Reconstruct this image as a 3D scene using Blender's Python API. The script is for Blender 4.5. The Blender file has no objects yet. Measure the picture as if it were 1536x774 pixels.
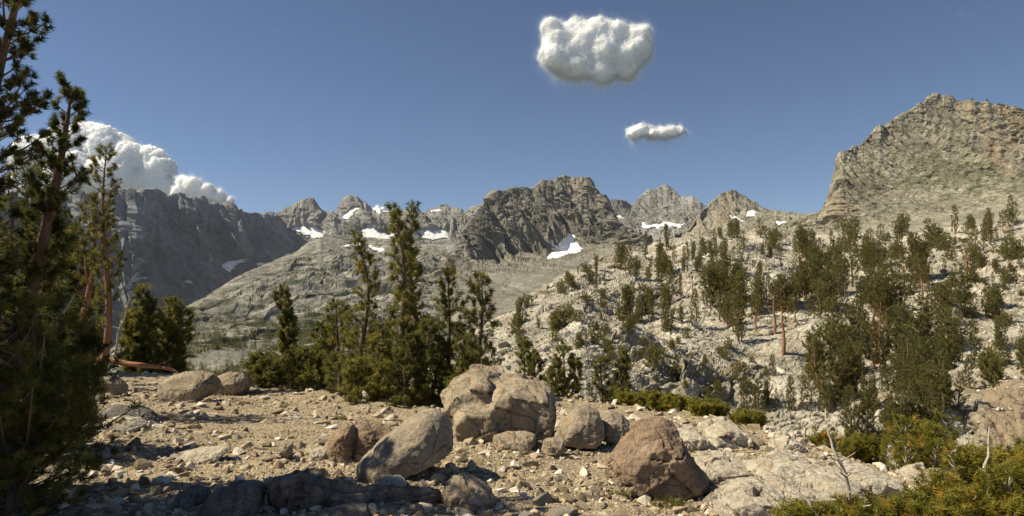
import bpy, bmesh, math, random
import numpy as np
from mathutils import Vector, Matrix

# ------------------------------------------------------------------ scene, camera, light
SC = bpy.context.scene
COL = SC.collection
F = 1000.0                       # focal length in photo pixels (1536 wide)
HORIZ = 452.0
PITCH = math.atan((HORIZ - 387.0) / F)
CAMZ = 1.7
CP, SP = math.cos(PITCH), math.sin(PITCH)
cd = bpy.data.cameras.new("camera"); cam = bpy.data.objects.new("camera", cd); COL.objects.link(cam)
cd.sensor_width = 36.0; cd.lens = 36.0 * F / 1536.0
cd.clip_start = 0.1; cd.clip_end = 80000
cam.location = (0, 0, CAMZ); cam.rotation_euler = (math.pi / 2 + PITCH, 0, 0)
SC.camera = cam
SUN_AZ, SUN_EL = math.radians(-92), math.radians(48)      # azimuth from +Y, clockwise positive
w = bpy.data.worlds.new("World"); SC.world = w; w.use_nodes = True
wn = w.node_tree.nodes; wl = w.node_tree.links
bg = wn["Background"]; bg.inputs[1].default_value = 0.055
sky = wn.new("ShaderNodeTexSky"); sky.sky_type = 'NISHITA'; sky.sun_disc = False
sky.sun_elevation = SUN_EL; sky.sun_rotation = SUN_AZ % (2 * math.pi)
sky.altitude = 3300; sky.air_density = 1.0; sky.dust_density = 0.15; sky.ozone_density = 2.8
wl.new(sky.outputs[0], bg.inputs[0])
sd = bpy.data.lights.new("sun", 'SUN'); sun = bpy.data.objects.new("sun", sd); COL.objects.link(sun)
sd.energy = 4.7; sd.angle = math.radians(0.53); sd.color = (1.0, 0.875, 0.645)
SDIR = Vector((math.sin(SUN_AZ) * math.cos(SUN_EL), math.cos(SUN_AZ) * math.cos(SUN_EL), math.sin(SUN_EL)))
sun.rotation_euler = SDIR.to_track_quat('Z', 'Y').to_euler(); sun.location = (-20, 10, 40)
SC.view_settings.view_transform = 'Standard'; SC.view_settings.look = 'None'
SC.view_settings.exposure = 0.8; SC.view_settings.gamma = 1.0; SC.view_settings.use_curve_mapping = False
HAZE = 0.00002
SC.cycles.max_bounces = 6; SC.cycles.diffuse_bounces = 3; SC.cycles.transparent_max_bounces = 4

# ------------------------------------------------------------------ numpy noise
_r = np.random.RandomState(7)
PERM = np.concatenate([_r.permutation(512)] * 3)
GR = _r.normal(size=(512, 3)); GR /= np.linalg.norm(GR, axis=1)[:, None]
def pn(P):
    P = np.asarray(P, dtype=np.float64); I = np.floor(P).astype(np.int64); f = P - I; I = I & 511
    u = f * f * f * (f * (f * 6 - 15) + 10)
    out = 0
    for a in (0, 1):
        wx = u[:, 0] if a else 1 - u[:, 0]; px = PERM[I[:, 0] + a]
        for b in (0, 1):
            wy = u[:, 1] if b else 1 - u[:, 1]; py = PERM[px + ((I[:, 1] + b) & 511)]
            for c in (0, 1):
                wz = u[:, 2] if c else 1 - u[:, 2]; g = GR[PERM[py + ((I[:, 2] + c) & 511)] & 511]
                out = out + wx * wy * wz * (g[:, 0] * (f[:, 0] - a) + g[:, 1] * (f[:, 1] - b) + g[:, 2] * (f[:, 2] - c))
    return out * 1.6
def fbm(P, o=5, gain=0.5):
    s = 0; a = 1.0; P = np.asarray(P, dtype=np.float64)
    for k in range(o): s = s + a * pn(P + 17.3 * k); P = P * 2.03; a *= gain
    return s
def ridged(P, o=5, gain=0.5):
    s = 0; a = 1.0; n = 0; P = np.asarray(P, dtype=np.float64)
    for k in range(o): s = s + a * (1 - 2 * np.abs(pn(P + 31.7 * k))); n += a; P = P * 2.07; a *= gain
    return s
def hash2(I, J, k):
    return PERM[(PERM[(PERM[I & 511] + J) & 511] + k * 37) & 511] / 512.0
def blocks(x, y, seed=0):
    """fractured blocks: per cell a random height and tilt; returns height (about -1..1) and distance to the cell's border"""
    xi = np.floor(x).astype(np.int64); yi = np.floor(y).astype(np.int64)
    b1 = np.full(x.shape, 9.0); b2 = np.full(x.shape, 9.0); h = np.zeros(x.shape)
    for a in (-1, 0, 1):
        for b in (-1, 0, 1):
            I = xi + a; J = yi + b
            cx = I + hash2(I, J, 1 + seed); cy = J + hash2(I, J, 2 + seed)
            d = np.abs(x - cx) * 0.75 + np.abs(y - cy) * 0.75 + 0.35 * np.hypot(x - cx, y - cy)
            hh = (hash2(I, J, 3 + seed) * 2 - 1) + (x - cx) * (hash2(I, J, 4 + seed) - .5) * 2.2 + (y - cy) * (hash2(I, J, 5 + seed) - .5) * 2.2
            m = d < b1
            b2 = np.where(m, b1, np.minimum(b2, d)); h = np.where(m, hh, h); b1 = np.where(m, d, b1)
    return h, b2 - b1

# ------------------------------------------------------------------ projection helpers
def ray(px, py):
    x = (np.asarray(px, float) - 768) / F; zc = (387 - np.asarray(py, float)) / F
    return x, CP - zc * SP, SP + zc * CP
def at(px, py, D):
    """world point seen at photo pixel (px, py) whose depth along +Y is D"""
    x, y, z = ray(px, py); s = np.asarray(D, float) / y
    return np.stack(np.broadcast_arrays(x * s, y * s, CAMZ + z * s), -1)
def proj(P):
    x = P[..., 0]; y = P[..., 1]; z = P[..., 2] - CAMZ
    dep = y * CP + z * SP; up = z * CP - y * SP
    dep = np.where(dep > 0.05, dep, 0.05)
    return 768 + F * x / dep, 387 - F * up / dep

# ------------------------------------------------------------------ object helpers
def link(o, parent=None):
    COL.objects.link(o)
    if parent is not None: o.parent = parent
    return o
def tag(o, label=None, cat=None, group=None, kind=None):
    if label: o['label'] = label
    if cat: o['category'] = cat
    if group: o['group'] = group
    if kind: o['kind'] = kind
    return o
def mesh_np(name, V, faces, mat, smooth=False, attrs=None):
    """faces: (n,3) or (n,4) int array"""
    me = bpy.data.meshes.new(name); V = np.ascontiguousarray(V, np.float32); faces = np.ascontiguousarray(faces, np.int32)
    k = faces.shape[1]; n = len(faces)
    me.vertices.add(len(V)); me.vertices.foreach_set("co", V.ravel())
    me.loops.add(n * k); me.loops.foreach_set("vertex_index", faces.ravel())
    me.polygons.add(n); me.polygons.foreach_set("loop_start", np.arange(n, dtype=np.int32) * k)
    me.polygons.foreach_set("use_smooth", np.full(n, smooth, dtype=bool))
    for an, av in (attrs or {}).items():
        a = me.attributes.new(an, 'FLOAT', 'POINT'); a.data.foreach_set("value", np.ascontiguousarray(av, np.float32))
    me.update(calc_edges=True)
    if mat: me.materials.append(mat)
    return me
def obj_np(name, V, faces, mat, parent=None, **k):
    return link(bpy.data.objects.new(name, mesh_np(name, V, faces, mat, **k)), parent)
def empty(name, loc, rz=0.0, sc=1.0):
    o = bpy.data.objects.new(name, None); COL.objects.link(o)
    o.location = loc; o.rotation_euler = (0, 0, rz); o.scale = (sc,) * 3; o.empty_display_size = 0.2
    return o
def copy_tree(root, loc, rz, sc):
    c = root.copy(); COL.objects.link(c); c.location = loc; c.rotation_euler = (0, 0, rz)
    c.scale = sc if isinstance(sc, tuple) else (sc,) * 3
    for ch in list(root.children):
        d = ch.copy(); COL.objects.link(d); d.parent = c
    return c

# ------------------------------------------------------------------ materials
class NT:
    def __init__(self, name):
        self.m = bpy.data.materials.new(name); self.m.use_nodes = True
        self.t = self.m.node_tree; self.p = self.t.nodes["Principled BSDF"]; self.out = self.t.nodes["Material Output"]
    def n(self, typ, ins=None, **props):
        nd = self.t.nodes.new("ShaderNode" + typ)
        for k, v in props.items(): setattr(nd, k, v)
        for k, v in (ins or {}).items():
            if isinstance(v, bpy.types.NodeSocket): self.t.links.new(v, nd.inputs[k])
            else: nd.inputs[k].default_value = v
        return nd
    def set(self, k, v):
        if isinstance(v, bpy.types.NodeSocket): self.t.links.new(v, self.p.inputs[k])
        else: self.p.inputs[k].default_value = v
    def noise(self, vec, sc, det=6, rough=.6, dist=0.0):
        return self.n("TexNoise", {"Vector": vec, "Scale": sc, "Detail": det, "Roughness": rough, "Distortion": dist}).outputs["Fac"]
    def ramp(self, fac, stops):
        r = self.n("ValToRGB", {"Fac": fac}); e = r.color_ramp.elements
        while len(e) < len(stops): e.new(0.5)
        for i, (p, c) in enumerate(stops):
            e[i].position = p; e[i].color = (c, c, c, 1) if isinstance(c, (int, float)) else (*c, 1)
        return r.outputs["Color"]
    def mix(self, fac, a, b, mode='MIX'):
        m = self.n("MixRGB", {}, blend_type=mode)
        for k, v in (("Fac", fac), ("Color1", a), ("Color2", b)):
            if isinstance(v, bpy.types.NodeSocket): self.t.links.new(v, m.inputs[k])
            else: m.inputs[k].default_value = (*v, 1) if isinstance(v, tuple) else v
        return m.outputs[0]
    def math(self, op, a, b=0.0):
        m = self.n("Math", {0: a, 1: b}, operation=op); return m.outputs[0]

def rock_mat(name, cols, sc, bump=0.5, bsc=None, crack=0.0, csc=None, stain=None, stain2=None, local=False, rough=.92, lichen=None, strata=0.0):
    """cols: dark, mid, light. sc: 1/metres of the large patches."""
    g = NT(name)
    vec = g.n("TexCoord").outputs["Object"] if local else g.n("NewGeometry").outputs["Position"]
    n1 = g.noise(vec, sc, 8, .62)
    c = g.ramp(n1, [(.30, cols[0]), (.5, cols[1]), (.70, cols[2])])
    n2 = g.noise(vec, sc * 9, 6, .7)
    c = g.mix(1.0, c, g.ramp(n2, [(.3, .62), (.5, .98), (.72, 1.28)]), 'MULTIPLY')
    if lichen:
        lf = g.noise(vec, sc * 3.3, 9, .72)
        c = g.mix(g.ramp(lf, [(.53, 0.0), (.62, .75)]), c, lichen)
    if stain:
        a = g.n("Attribute", attribute_name="stain").outputs["Fac"]
        c = g.mix(a, c, stain)
    if stain2:
        a = g.n("Attribute", attribute_name="veg").outputs["Fac"]
        c = g.mix(a, c, stain2)
    if crack and not local:
        wv = g.n("VectorMath", {0: vec, 1: g.n("VectorMath", {0: g.n("TexNoise", {"Vector": vec, "Scale": (csc or sc) * .8, "Detail": 4.0}).outputs["Color"], "Scale": 1.1 / (csc or sc)}, operation='SCALE').outputs[0]}, operation='ADD').outputs[0]
        wv = g.n("Mapping", {"Vector": wv, "Scale": (.6, .8, 1.5)}).outputs[0]
        for ks, wd in ((1.0, .035), (.33, .02)):
            cd_ = g.n("TexVoronoi", {"Vector": wv, "Scale": (csc or sc) * ks, "Randomness": 1.0}, feature='DISTANCE_TO_EDGE').outputs["Distance"]
            c = g.mix(g.math('MULTIPLY', g.ramp(cd_, [(0.0, 1.0), (wd, 0.0)]), .6), c, tuple(x * .3 for x in cols[0]))
    if local:
        wv = g.mix(.16, vec, g.n("TexNoise", {"Vector": vec, "Scale": sc * 1.6, "Detail": 5.0}).outputs["Color"])
        cd_ = g.n("TexVoronoi", {"Vector": wv, "Scale": sc * .8, "Randomness": 1.0}, feature='DISTANCE_TO_EDGE').outputs["Distance"]
        ln = g.ramp(cd_, [(0.0, 1.0), (.022, 0.0)]); c = g.mix(g.math('MULTIPLY', ln, .7), c, (.06, .05, .04))
        c = g.mix(1.0, c, g.ramp(g.noise(vec, sc * 38, 3, .8), [(.32, .66), (.5, 1.0), (.68, 1.32)]), 'MULTIPLY')
        c = g.mix(g.ramp(g.noise(vec, sc * 4.4, 10, .8), [(.60, 0.0), (.66, .6)]), c, (.40, .385, .31))
        pat = g.noise(vec, sc * 1.4, 7, .75); c = g.mix(g.ramp(pat, [(.56, 0.0), (.63, .55)]), c, tuple(x * .55 for x in cols[0]))
    g.set("Base Color", c); g.set("Roughness", rough); g.set("Specular IOR Level", .25)
    bsc = bsc or sc * 4
    h = g.noise(vec, bsc, 12, .68)
    if crack:
        v = g.n("TexVoronoi", {"Vector": vec, "Scale": csc or sc * 3, "Randomness": 1.0}, feature='DISTANCE_TO_EDGE').outputs["Distance"]
        h = g.math('ADD', h, g.math('MULTIPLY', g.math('MINIMUM', v, .12), crack * 8))
    b = g.n("Bump", {"Height": h, "Strength": 1.0, "Distance": bump})
    g.set("Normal", b.outputs[0])
    return g.m
def leaf_mat(name, dark, mid, light, brown=(.12, .075, .03)):
    g = NT(name)
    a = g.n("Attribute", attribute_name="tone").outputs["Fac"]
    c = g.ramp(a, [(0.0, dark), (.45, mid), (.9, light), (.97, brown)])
    g.set("Base Color", c); g.set("Roughness", .55); g.set("Specular IOR Level", .3)
    t = g.n("BsdfTranslucent", {"Color": c})
    mx = g.n("MixShader", {0: .52, 1: g.p.outputs[0], 2: t.outputs[0]})
    g.t.links.new(mx.outputs[0], g.out.inputs[0])
    return g.m
def bark_mat(name, c1, c2, sc=9.0):
    g = NT(name)
    vec = g.n("TexCoord").outputs["Object"]
    mp = g.n("Mapping", {"Vector": vec, "Scale": (1, 1, .22)}).outputs[0]
    n = g.noise(mp, sc, 7, .7)
    g.set("Base Color", g.ramp(n, [(.33, c1), (.66, c2)])); g.set("Roughness", .9); g.set("Specular IOR Level", .2)
    g.set("Normal", g.n("Bump", {"Height": n, "Strength": .8, "Distance": .02}).outputs[0])
    return g.m

M = {}
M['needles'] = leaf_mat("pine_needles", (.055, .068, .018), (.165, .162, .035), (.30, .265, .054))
M['needles_far'] = leaf_mat("distant_needles", (.065, .074, .024), (.172, .164, .042), (.275, .24, .060))
M['needles_shrub'] = leaf_mat("shrub_needles", (.07, .08, .014), (.16, .165, .026), (.33, .285, .045), (.52, .34, .05))
M['grass'] = leaf_mat("grass_blades", (.06, .07, .02), (.13, .13, .03), (.26, .22, .07), (.3, .24, .1))
M['bark'] = bark_mat("grey_brown_bark", (.07, .05, .035), (.21, .155, .11))
M['bark_left'] = bark_mat('dark_pine_bark', (.07, .045, .03), (.19, .125, .085))
M['bark_red'] = bark_mat("reddish_bark", (.13, .065, .035), (.34, .18, .10))
M['deadwood'] = bark_mat("bleached_deadwood", (.22, .19, .15), (.52, .48, .41), 14)
M['logwood'] = bark_mat("weathered_log_wood", (.045, .037, .03), (.27, .225, .18), 10)
M['ridge'] = rock_mat("dark_ridge_rock", ((.10, .107, .118), (.165, .172, .185), (.255, .257, .26)), 1 / 180, 5, 1 / 60, .0)
M['far'] = rock_mat("far_peak_rock", ((.13, .128, .12), (.205, .20, .185), (.30, .29, .27)), 1 / 200, 4, 1 / 60)
M['crag'] = rock_mat("crag_rock", ((.105, .10, .085), (.17, .162, .14), (.25, .238, .20)), 1 / 70, 1.6, 1 / 20, .15, 1 / 18, stain=(.21, .195, .155))
M['slope'] = rock_mat("slope_rock", ((.12, .118, .102), (.22, .213, .182), (.37, .352, .30)), 1 / 60, 1.6, 1 / 14, .15, 1 / 14, stain2=(.055, .062, .035))
M['butte'] = rock_mat("butte_rock", ((.155, .145, .112), (.25, .235, .182), (.35, .33, .26)), 1 / 35, 1.0, 1 / 8, .2, 1 / 8, stain=(.27, .205, .14), stain2=(.075, .085, .035))
M['granite'] = rock_mat("pale_granite", ((.20, .182, .148), (.36, .335, .275), (.52, .487, .41)), 1 / 9, .28, 1 / 1.6, .3, 1 / 1.8, stain=(.21, .19, .13), stain2=(.225, .175, .115))
g = NT("snow"); v_ = g.n("NewGeometry").outputs["Position"]
g.set("Base Color", g.ramp(g.noise(v_, 1 / 25, 6, .65), [(.32, (.48, .47, .45)), (.45, (.70, .71, .73)), (.6, (.86, .87, .89))])); g.set("Roughness", .7)
g.set("Normal", g.n("Bump", {"Height": g.noise(v_, 1 / 12, 6, .6), "Strength": .6, "Distance": 1.2}).outputs[0]); M['snow'] = g.m

# ------------------------------------------------------------------ terrain sheets
def in_poly(px, py, poly):
    c = np.zeros(px.shape, bool); n = len(poly)
    for i in range(n):
        x1, y1 = poly[i]; x2, y2 = poly[(i + 1) % n]
        if y1 == y2: continue
        k = ((y1 > py) != (y2 > py)) & (px < (x2 - x1) * (py - y1) / (y2 - y1) + x1)
        c ^= k
    return c
def blur(A, r):
    for ax in (0, 1):
        B = A.copy()
        for k in range(1, r + 1):
            B = B + np.roll(A, k, ax) + np.roll(A, -k, ax)
        A = B / (2 * r + 1)
    return A
def grid_faces(nu, nv):
    i = np.arange(nu * nv).reshape(nu, nv)
    return np.stack([i[:-1, :-1], i[1:, :-1], i[1:, 1:], i[:-1, 1:]], -1).reshape(-1, 4)
SHEETS = {}
def sheet(name, cols, crest, mat, disp, step=0.8, wts=None, back=(.25, .9), snow=(), attr=None, smooth=False, seed=0, rowk=1.0, jag=4.0):
    """A mountainside: control columns (photo azimuth, [(depth, height as seen at that depth)...]) swept into a sheet, then eroded by noise.
    crest = ridge line that overrides the last knot's height."""
    cpx = np.array([c[0] for c in cols], float); K = len(cols[0][1])
    px = np.arange(cpx[0], cpx[-1] + step, step)
    Dk = np.stack([np.interp(px, cpx, [c[1][k][0] for c in cols]) for k in range(K)], 1)
    Yk = np.stack([np.interp(px, cpx, [c[1][k][1] for c in cols]) for k in range(K)], 1)
    if crest is not None: 
        Yk[:, -1] = np.interp(px, [c[0] for c in crest], [c[1] for c in crest])
        q1 = np.stack([px / 20, 0 * px + seed * 3.3, 0 * px], 1); q2 = np.stack([px / 7.5, 0 * px + seed * 5.1, 0 * px], 1); q3 = np.stack([px / 2.4, 0 * px + seed, 0 * px], 1)
        jl = jag * 1.5 * (.36 - np.abs(pn(q1)) ** .8); jg = jl + jag * (.6 * (.35 - np.abs(pn(q2)) ** .8) + .18 * pn(q3))
        Yk[:, -1] -= jg; Yk[:, -2] -= .55 * jl
        for k in range(K - 2, -1, -1): Yk[:, k] = np.maximum(Yk[:, k], Yk[:, k + 1] + 2)
    rows = []; kt = []
    for k in range(K - 1):
        n = max(6, int(np.abs(Yk[:, k] - Yk[:, k + 1]).max() / step * .75 * rowk))
        for q in range(n): kt.append(k + q / n)
    kt.append(K - 1.0); kt = np.array(kt)
    k0 = np.minimum(kt.astype(int), K - 2); f = kt - k0
    D = Dk[:, k0] * (1 - f) + Dk[:, k0 + 1] * f; Y = Yk[:, k0] * (1 - f) + Yk[:, k0 + 1] * f
    P = at(px[:, None] + 0 * D, Y, D)
    nb = 14; c = P[:, -1]; rad = c.copy(); rad[:, 2] = 0; L = np.linalg.norm(rad, axis=1)[:, None]; rad /= L
    s = np.linspace(0, 1, nb + 1)[1:]
    bk = c[:, None, :] + (rad * L * back[0])[:, None, :] * s[None, :, None]
    bk[..., 2] -= (L * back[0] * back[1]) * s[None, :] ** 1.1
    P = np.concatenate([P, bk], 1); nu, nv = P.shape[:2]
    T = np.concatenate([kt, K - 1 + s]); PX = np.repeat(px[:, None], nv, 1)
    du = np.gradient(P, axis=0); dv = np.gradient(P, axis=1); N = np.cross(du, dv); N /= np.linalg.norm(N, axis=-1, keepdims=True) + 1e-9
    wt = np.interp(T, np.arange(K + 1), (list(wts) + [wts[-1]]) if wts else [1] * (K + 1))[None, :] * np.ones((nu, 1))
    qx, qy = proj(P); S = D.mean() / F
    jit = fbm(np.stack([qx / 14, qy / 9, 0 * qx + seed], -1).reshape(-1, 3), 4).reshape(nu, nv)
    jit2 = fbm(np.stack([qx / 14, qy / 9, 0 * qx + 50 + seed], -1).reshape(-1, 3), 4).reshape(nu, nv)
    sm = np.zeros((nu, nv)); masks = []
    for lab, poly in snow:
        m = in_poly(qx + jit * 6, qy + jit2 * 3.2, poly); m[:, kt.size:] = False; masks.append((lab, m)); sm = np.maximum(sm, blur(blur(m.astype(float), 2), 2))
    Pf = P.reshape(-1, 3); Nf = N.reshape(-1, 3)
    d = disp(Pf, Nf, S, T[None, :].repeat(nu, 0).ravel(), PX.ravel(), qy.ravel())
    d = d * (wt * (1 - .93 * np.clip(sm * 1.4, 0, 1))).reshape(-1, 1)
    P2 = Pf + d
    at_ = attr(P2, Nf, qx.ravel(), qy.ravel(), S) if attr else None
    o = obj_np(name, P2, grid_faces(nu, nv), mat, smooth=smooth, attrs=at_); tag(o, kind='structure')
    SHEETS[name] = (P2.reshape(nu, nv, 3), T)
    fi = np.arange(nu * nv).reshape(nu, nv)
    G2 = P2.reshape(nu, nv, 3); Ps = blur(G2, 2)
    for lab, m in masks:
        fm = m[:-1, :-1] & m[1:, :-1] & m[1:, 1:] & m[:-1, 1:]
        if fm.sum() < 6: print("small snow", lab, fm.sum()); continue
        edge = blur(fm.astype(float), 2)
        th = np.zeros((nu, nv)); th[:-1, :-1] = edge
        Q = Ps + np.array([0, -.5, 1.0]) * (th * 1.7 * S)[..., None] + N * (th * .8 * S)[..., None]
        a = np.argwhere(fm)
        quads = np.stack([fi[a[:, 0], a[:, 1]], fi[a[:, 0] + 1, a[:, 1]], fi[a[:, 0] + 1, a[:, 1] + 1], fi[a[:, 0], a[:, 1] + 1]], 1)
        u, inv = np.unique(quads, return_inverse=True)
        so = obj_np("snow_patch", Q.reshape(-1, 3)[u], inv.reshape(-1, 4), M['snow'], smooth=True)
        tag(so, lab, "snow patch", "snow patches on the mountains")
    return o

def crag_disp(L1, A1, L2, A2, L3, A3, vert=3.0, off=0.0, lean=0.0, joint=.5, warp=1.0):
    """ribs and gullies running down the face (L1, A1), buttresses (L2, A2), rubble (L3, A3); all in seen pixels at the sheet's depth"""
    def f(P, N, S, T, px, py):
        Q = P / S
        H = N.copy(); H[:, 2] *= .25; H /= np.linalg.norm(H, axis=1)[:, None] + 1e-9
        Qw = Q / np.array([1, 1, 2.6]); w1 = fbm(Qw / (L1 * 1.3) + off, 2); w2 = fbm(Qw / (L1 * .5) + off + 3, 3)
        u = Q[:, 0] + .35 * Q[:, 1] + lean * Q[:, 2] + (w1 * L1 * .30 + w2 * L1 * .10) * warp; z = Q[:, 2]
        def rib(L, k):          # sharp crested ribs with flat flanks, long down the slope
            n = pn(np.stack([u / L + k, z / (L * vert) + k, 0 * u + off], 1)); return 1 - 2.2 * np.abs(n)
        a = .62 * rib(L1, 1.7) + .38 * rib(L1 * .47, 5.1) - .25
        b = .6 * rib(L2, 2.2) + .4 * rib(L2 * .45, 7.7) - .25
        up_ = ridged(np.stack([u / L2, Q[:, 1] / L2, z / (L2 * vert * .8)], 1) + off, 4, .55) - .35
        b1, e1 = blocks((u + .25 * z) / (L2 * .62), (z - .5 * u) / (L2 * vert * .8), 0)
        c = fbm(Q / np.array([L3, L3, L3 * 2.2]) + off, 5, .6)
        return H * ((A1 * a + A2 * (b + .5 * up_ + joint * (.6 * b1 - .25 * np.clip(.1 - e1, 0, .1) / .1))) * S)[:, None] + N * (A3 * c * S)[:, None]
    return f
def ledge_disp(base, LZ, AZ):
    def f(P, N, S, T, px, py):
        d = base(P, N, S, T, px, py); Q = P / S
        st = pn(np.stack([Q[:, 0] / (LZ * 6), Q[:, 1] / (LZ * 6), Q[:, 2] / LZ], 1)) + .6 * pn(np.stack([Q[:, 0] / (LZ * 2), Q[:, 1] / (LZ * 2), Q[:, 2] / (LZ * .4)], 1))
        H = N.copy(); H[:, 2] = 0
        return d + H * (AZ * st * S)[:, None]
    return f

# ------------------------------------------------------------------ the far terrain
nv_ = 96
ang = np.linspace(0, 2 * np.pi, 129)[:-1]; rr = np.array([0, 60, 150, 300, 600, 1200, 2500, 5000, 8000, 12000.])
V = np.stack([np.outer(np.sin(ang), rr), np.outer(np.cos(ang), rr), np.full((128, len(rr)), -320.0) - 0 * rr[None, :]], -1)
V[..., 2] += 30 * fbm(V.reshape(-1, 3) / 900, 3).reshape(128, -1)
fi = np.arange(128 * len(rr)).reshape(128, -1); nx = np.roll(fi, -1, 0)
obj_np("valley_floor", V.reshape(-1, 3), np.stack([fi[:, :-1], fi[:, 1:], nx[:, 1:], nx[:, :-1]], -1).reshape(-1, 4), M['slope'],
       attrs={"veg": np.full(128 * len(rr), .7)})['kind'] = 'structure'

def steep(px, crest, D, dy, r=(.87, .92, .965)):
    return (px, [(D * r[0], crest + dy), (D * r[1], crest + dy * .55), (D * r[2], crest + dy * .22), (D, crest)])
ridge_crest = [(-500, 240), (-300, 262), (-100, 292), (0, 286), (60, 296), (120, 290), (150, 293), (172, 287), (182, 289), (190, 285), (203, 292), (215, 289), (226, 284), (236, 288), (250, 293), (262, 292), (275, 298), (295, 302), (303, 299), (312, 309), (328, 306), (336, 312), (345, 308), (358, 312), (365, 318), (380, 319), (392, 326), (404, 322), (420, 328), (440, 347), (460, 368), (500, 402)]
sheet("mountain_ridge", [steep(-500, 240, 1800, 330), steep(0, 286, 2450, 300), steep(200, 287, 2850, 270), steep(350, 310, 3400, 200), steep(500, 402, 4200, 90)],
      ridge_crest, M['ridge'], crag_disp(56, 42, 20, 11.0, 7, 1.0, 8.0, 3.3, lean=.35), wts=[.6, 1, .9, .3], seed=1, jag=9,
      snow=[("long narrow tongue of snow in a gully low on the shaded dark ridge", [(183, 436), (196, 414), (206, 398), (213, 396), (204, 420), (192, 442)]),
            ("small shaded snow patch at the foot of the dark ridge below the narrow tongue", [(188, 438), (206, 436), (208, 447), (190, 447)]),
            ("grey pointed snow patch lying alone at the foot of the shaded ridge", [(329, 397), (348, 390), (369, 387), (357, 398), (340, 411)]),
            ("slanting band of snow where the shaded ridge meets the pale slope", [(377, 399), (402, 391), (431, 378), (428, 388), (398, 400), (381, 403)]),
            ("thin sliver of snow alone in the shade low on the dark ridge", [(264, 424), (276, 421), (290, 422), (286, 427), (266, 428)])])
far_crest = [(340, 335), (365, 326), (380, 322), (395, 321), (402, 317), (410, 321), (425, 318), (433, 310), (440, 307), (450, 302), (455, 299), (463, 297), (470, 301), (475, 304), (482, 312), (490, 318), (500, 323), (508, 317), (511, 310), (515, 303), (520, 298), (525, 296), (535, 296), (541, 300), (548, 304), (560, 311), (571, 316), (580, 318), (592, 316), (600, 319), (610, 317), (622, 319), (634, 318), (640, 314), (648, 313), (655, 314), (660, 310), (668, 307), (676, 312), (685, 310), (693, 317), (700, 318), (708, 311), (715, 312), (722, 316), (740, 322), (780, 330)]
sheet("mountain_peaks", [(px, [(3950, 405), (4300, 368), (4370, 348), (4430, 332), (D * .955, 300)]) for px, D in ((340, 4700), (460, 4780), (520, 4950), (600, 5050), (680, 4900), (780, 4700))],
      far_crest, M['far'], crag_disp(34, 14, 12, 5.0, 5, .7, 7.0, 8.1, lean=.3), wts=[.2, .4, 1, .9, .45], seed=2, jag=5,
      snow=[("broad white snowfield under the dark pointed peak", [(436, 344), (452, 341), (470, 343), (488, 350), (484, 358), (470, 361), (450, 352)]),
            ("ragged lower snow patch under the dark pointed peak", [(443, 372), (452, 365), (460, 367), (474, 361), (487, 363), (462, 375), (446, 379)]),
            ("slanting snow patch high on the face of the blunt peak", [(512, 331), (523, 319), (534, 312), (536, 315), (530, 327), (520, 332)]),
            ("snow cap lying along the ridge just beside the blunt peak", [(545, 303), (560, 309), (580, 317), (580, 321), (562, 317), (548, 309)]),
            ("long snowfield below the blunt peak, beside the twin pines", [(536, 348), (555, 341), (566, 346), (580, 350), (592, 352), (600, 358), (570, 364), (546, 360)]),
            ("white snowfield between the twin pines and the tall crag", [(630, 348), (650, 348), (676, 345), (670, 358), (652, 362), (630, 358)]),
            ("tiny snow patch just under the skyline beside the tall crag", [(647, 316), (665, 313), (664, 319), (649, 321)])])
right_crest = [(840, 330), (880, 320), (905, 306), (915, 301), (925, 298), (935, 301), (943, 309), (949, 310), (957, 300), (965, 292), (975, 287), (985, 284), (990, 280), (995, 278), (1001, 280), (1008, 285), (1014, 288), (1020, 297), (1030, 298), (1037, 296), (1045, 300), (1055, 311), (1065, 316), (1090, 318), (1140, 318), (1180, 320), (1200, 326), (1240, 322), (1300, 322)]
sheet("mountain_peaks", [(px, [(1250, 430), (1800, 378), (2500, 352), (2880, 344), (2960, 325), (D * .94, 300)]) for px, D in ((840, 3250), (925, 3200), (995, 3420), (1050, 3300), (1140, 3500), (1300, 3500))],
      right_crest, M['far'], crag_disp(34, 12, 12, 4.5, 5, .7, 7.0, 1.7, lean=.3), wts=[.25, .3, .5, 1, .9, .45], seed=3, jag=4,
      snow=[("wide white snowfield at the foot of the pointed grey peak", [(962, 333), (972, 337), (985, 337), (1000, 333), (1027, 338), (1022, 342), (990, 343), (964, 345)]),
            ("small snow patch on the bench below the pointed grey peak", [(951, 352), (968, 350), (974, 360), (960, 359)]),
            ("tiny snow spot on the small peak beside the tall crag", [(921, 325), (930, 323), (935, 330), (925, 331)])])
cone_crest = [(1015, 352), (1035, 344), (1045, 328), (1056, 314), (1064, 306), (1072, 300), (1080, 291), (1088, 288), (1095, 286), (1102, 285), (1110, 290), (1120, 297), (1130, 303), (1140, 311), (1160, 318), (1175, 321), (1190, 322), (1205, 327), (1225, 326), (1260, 325), (1320, 326)]
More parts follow.
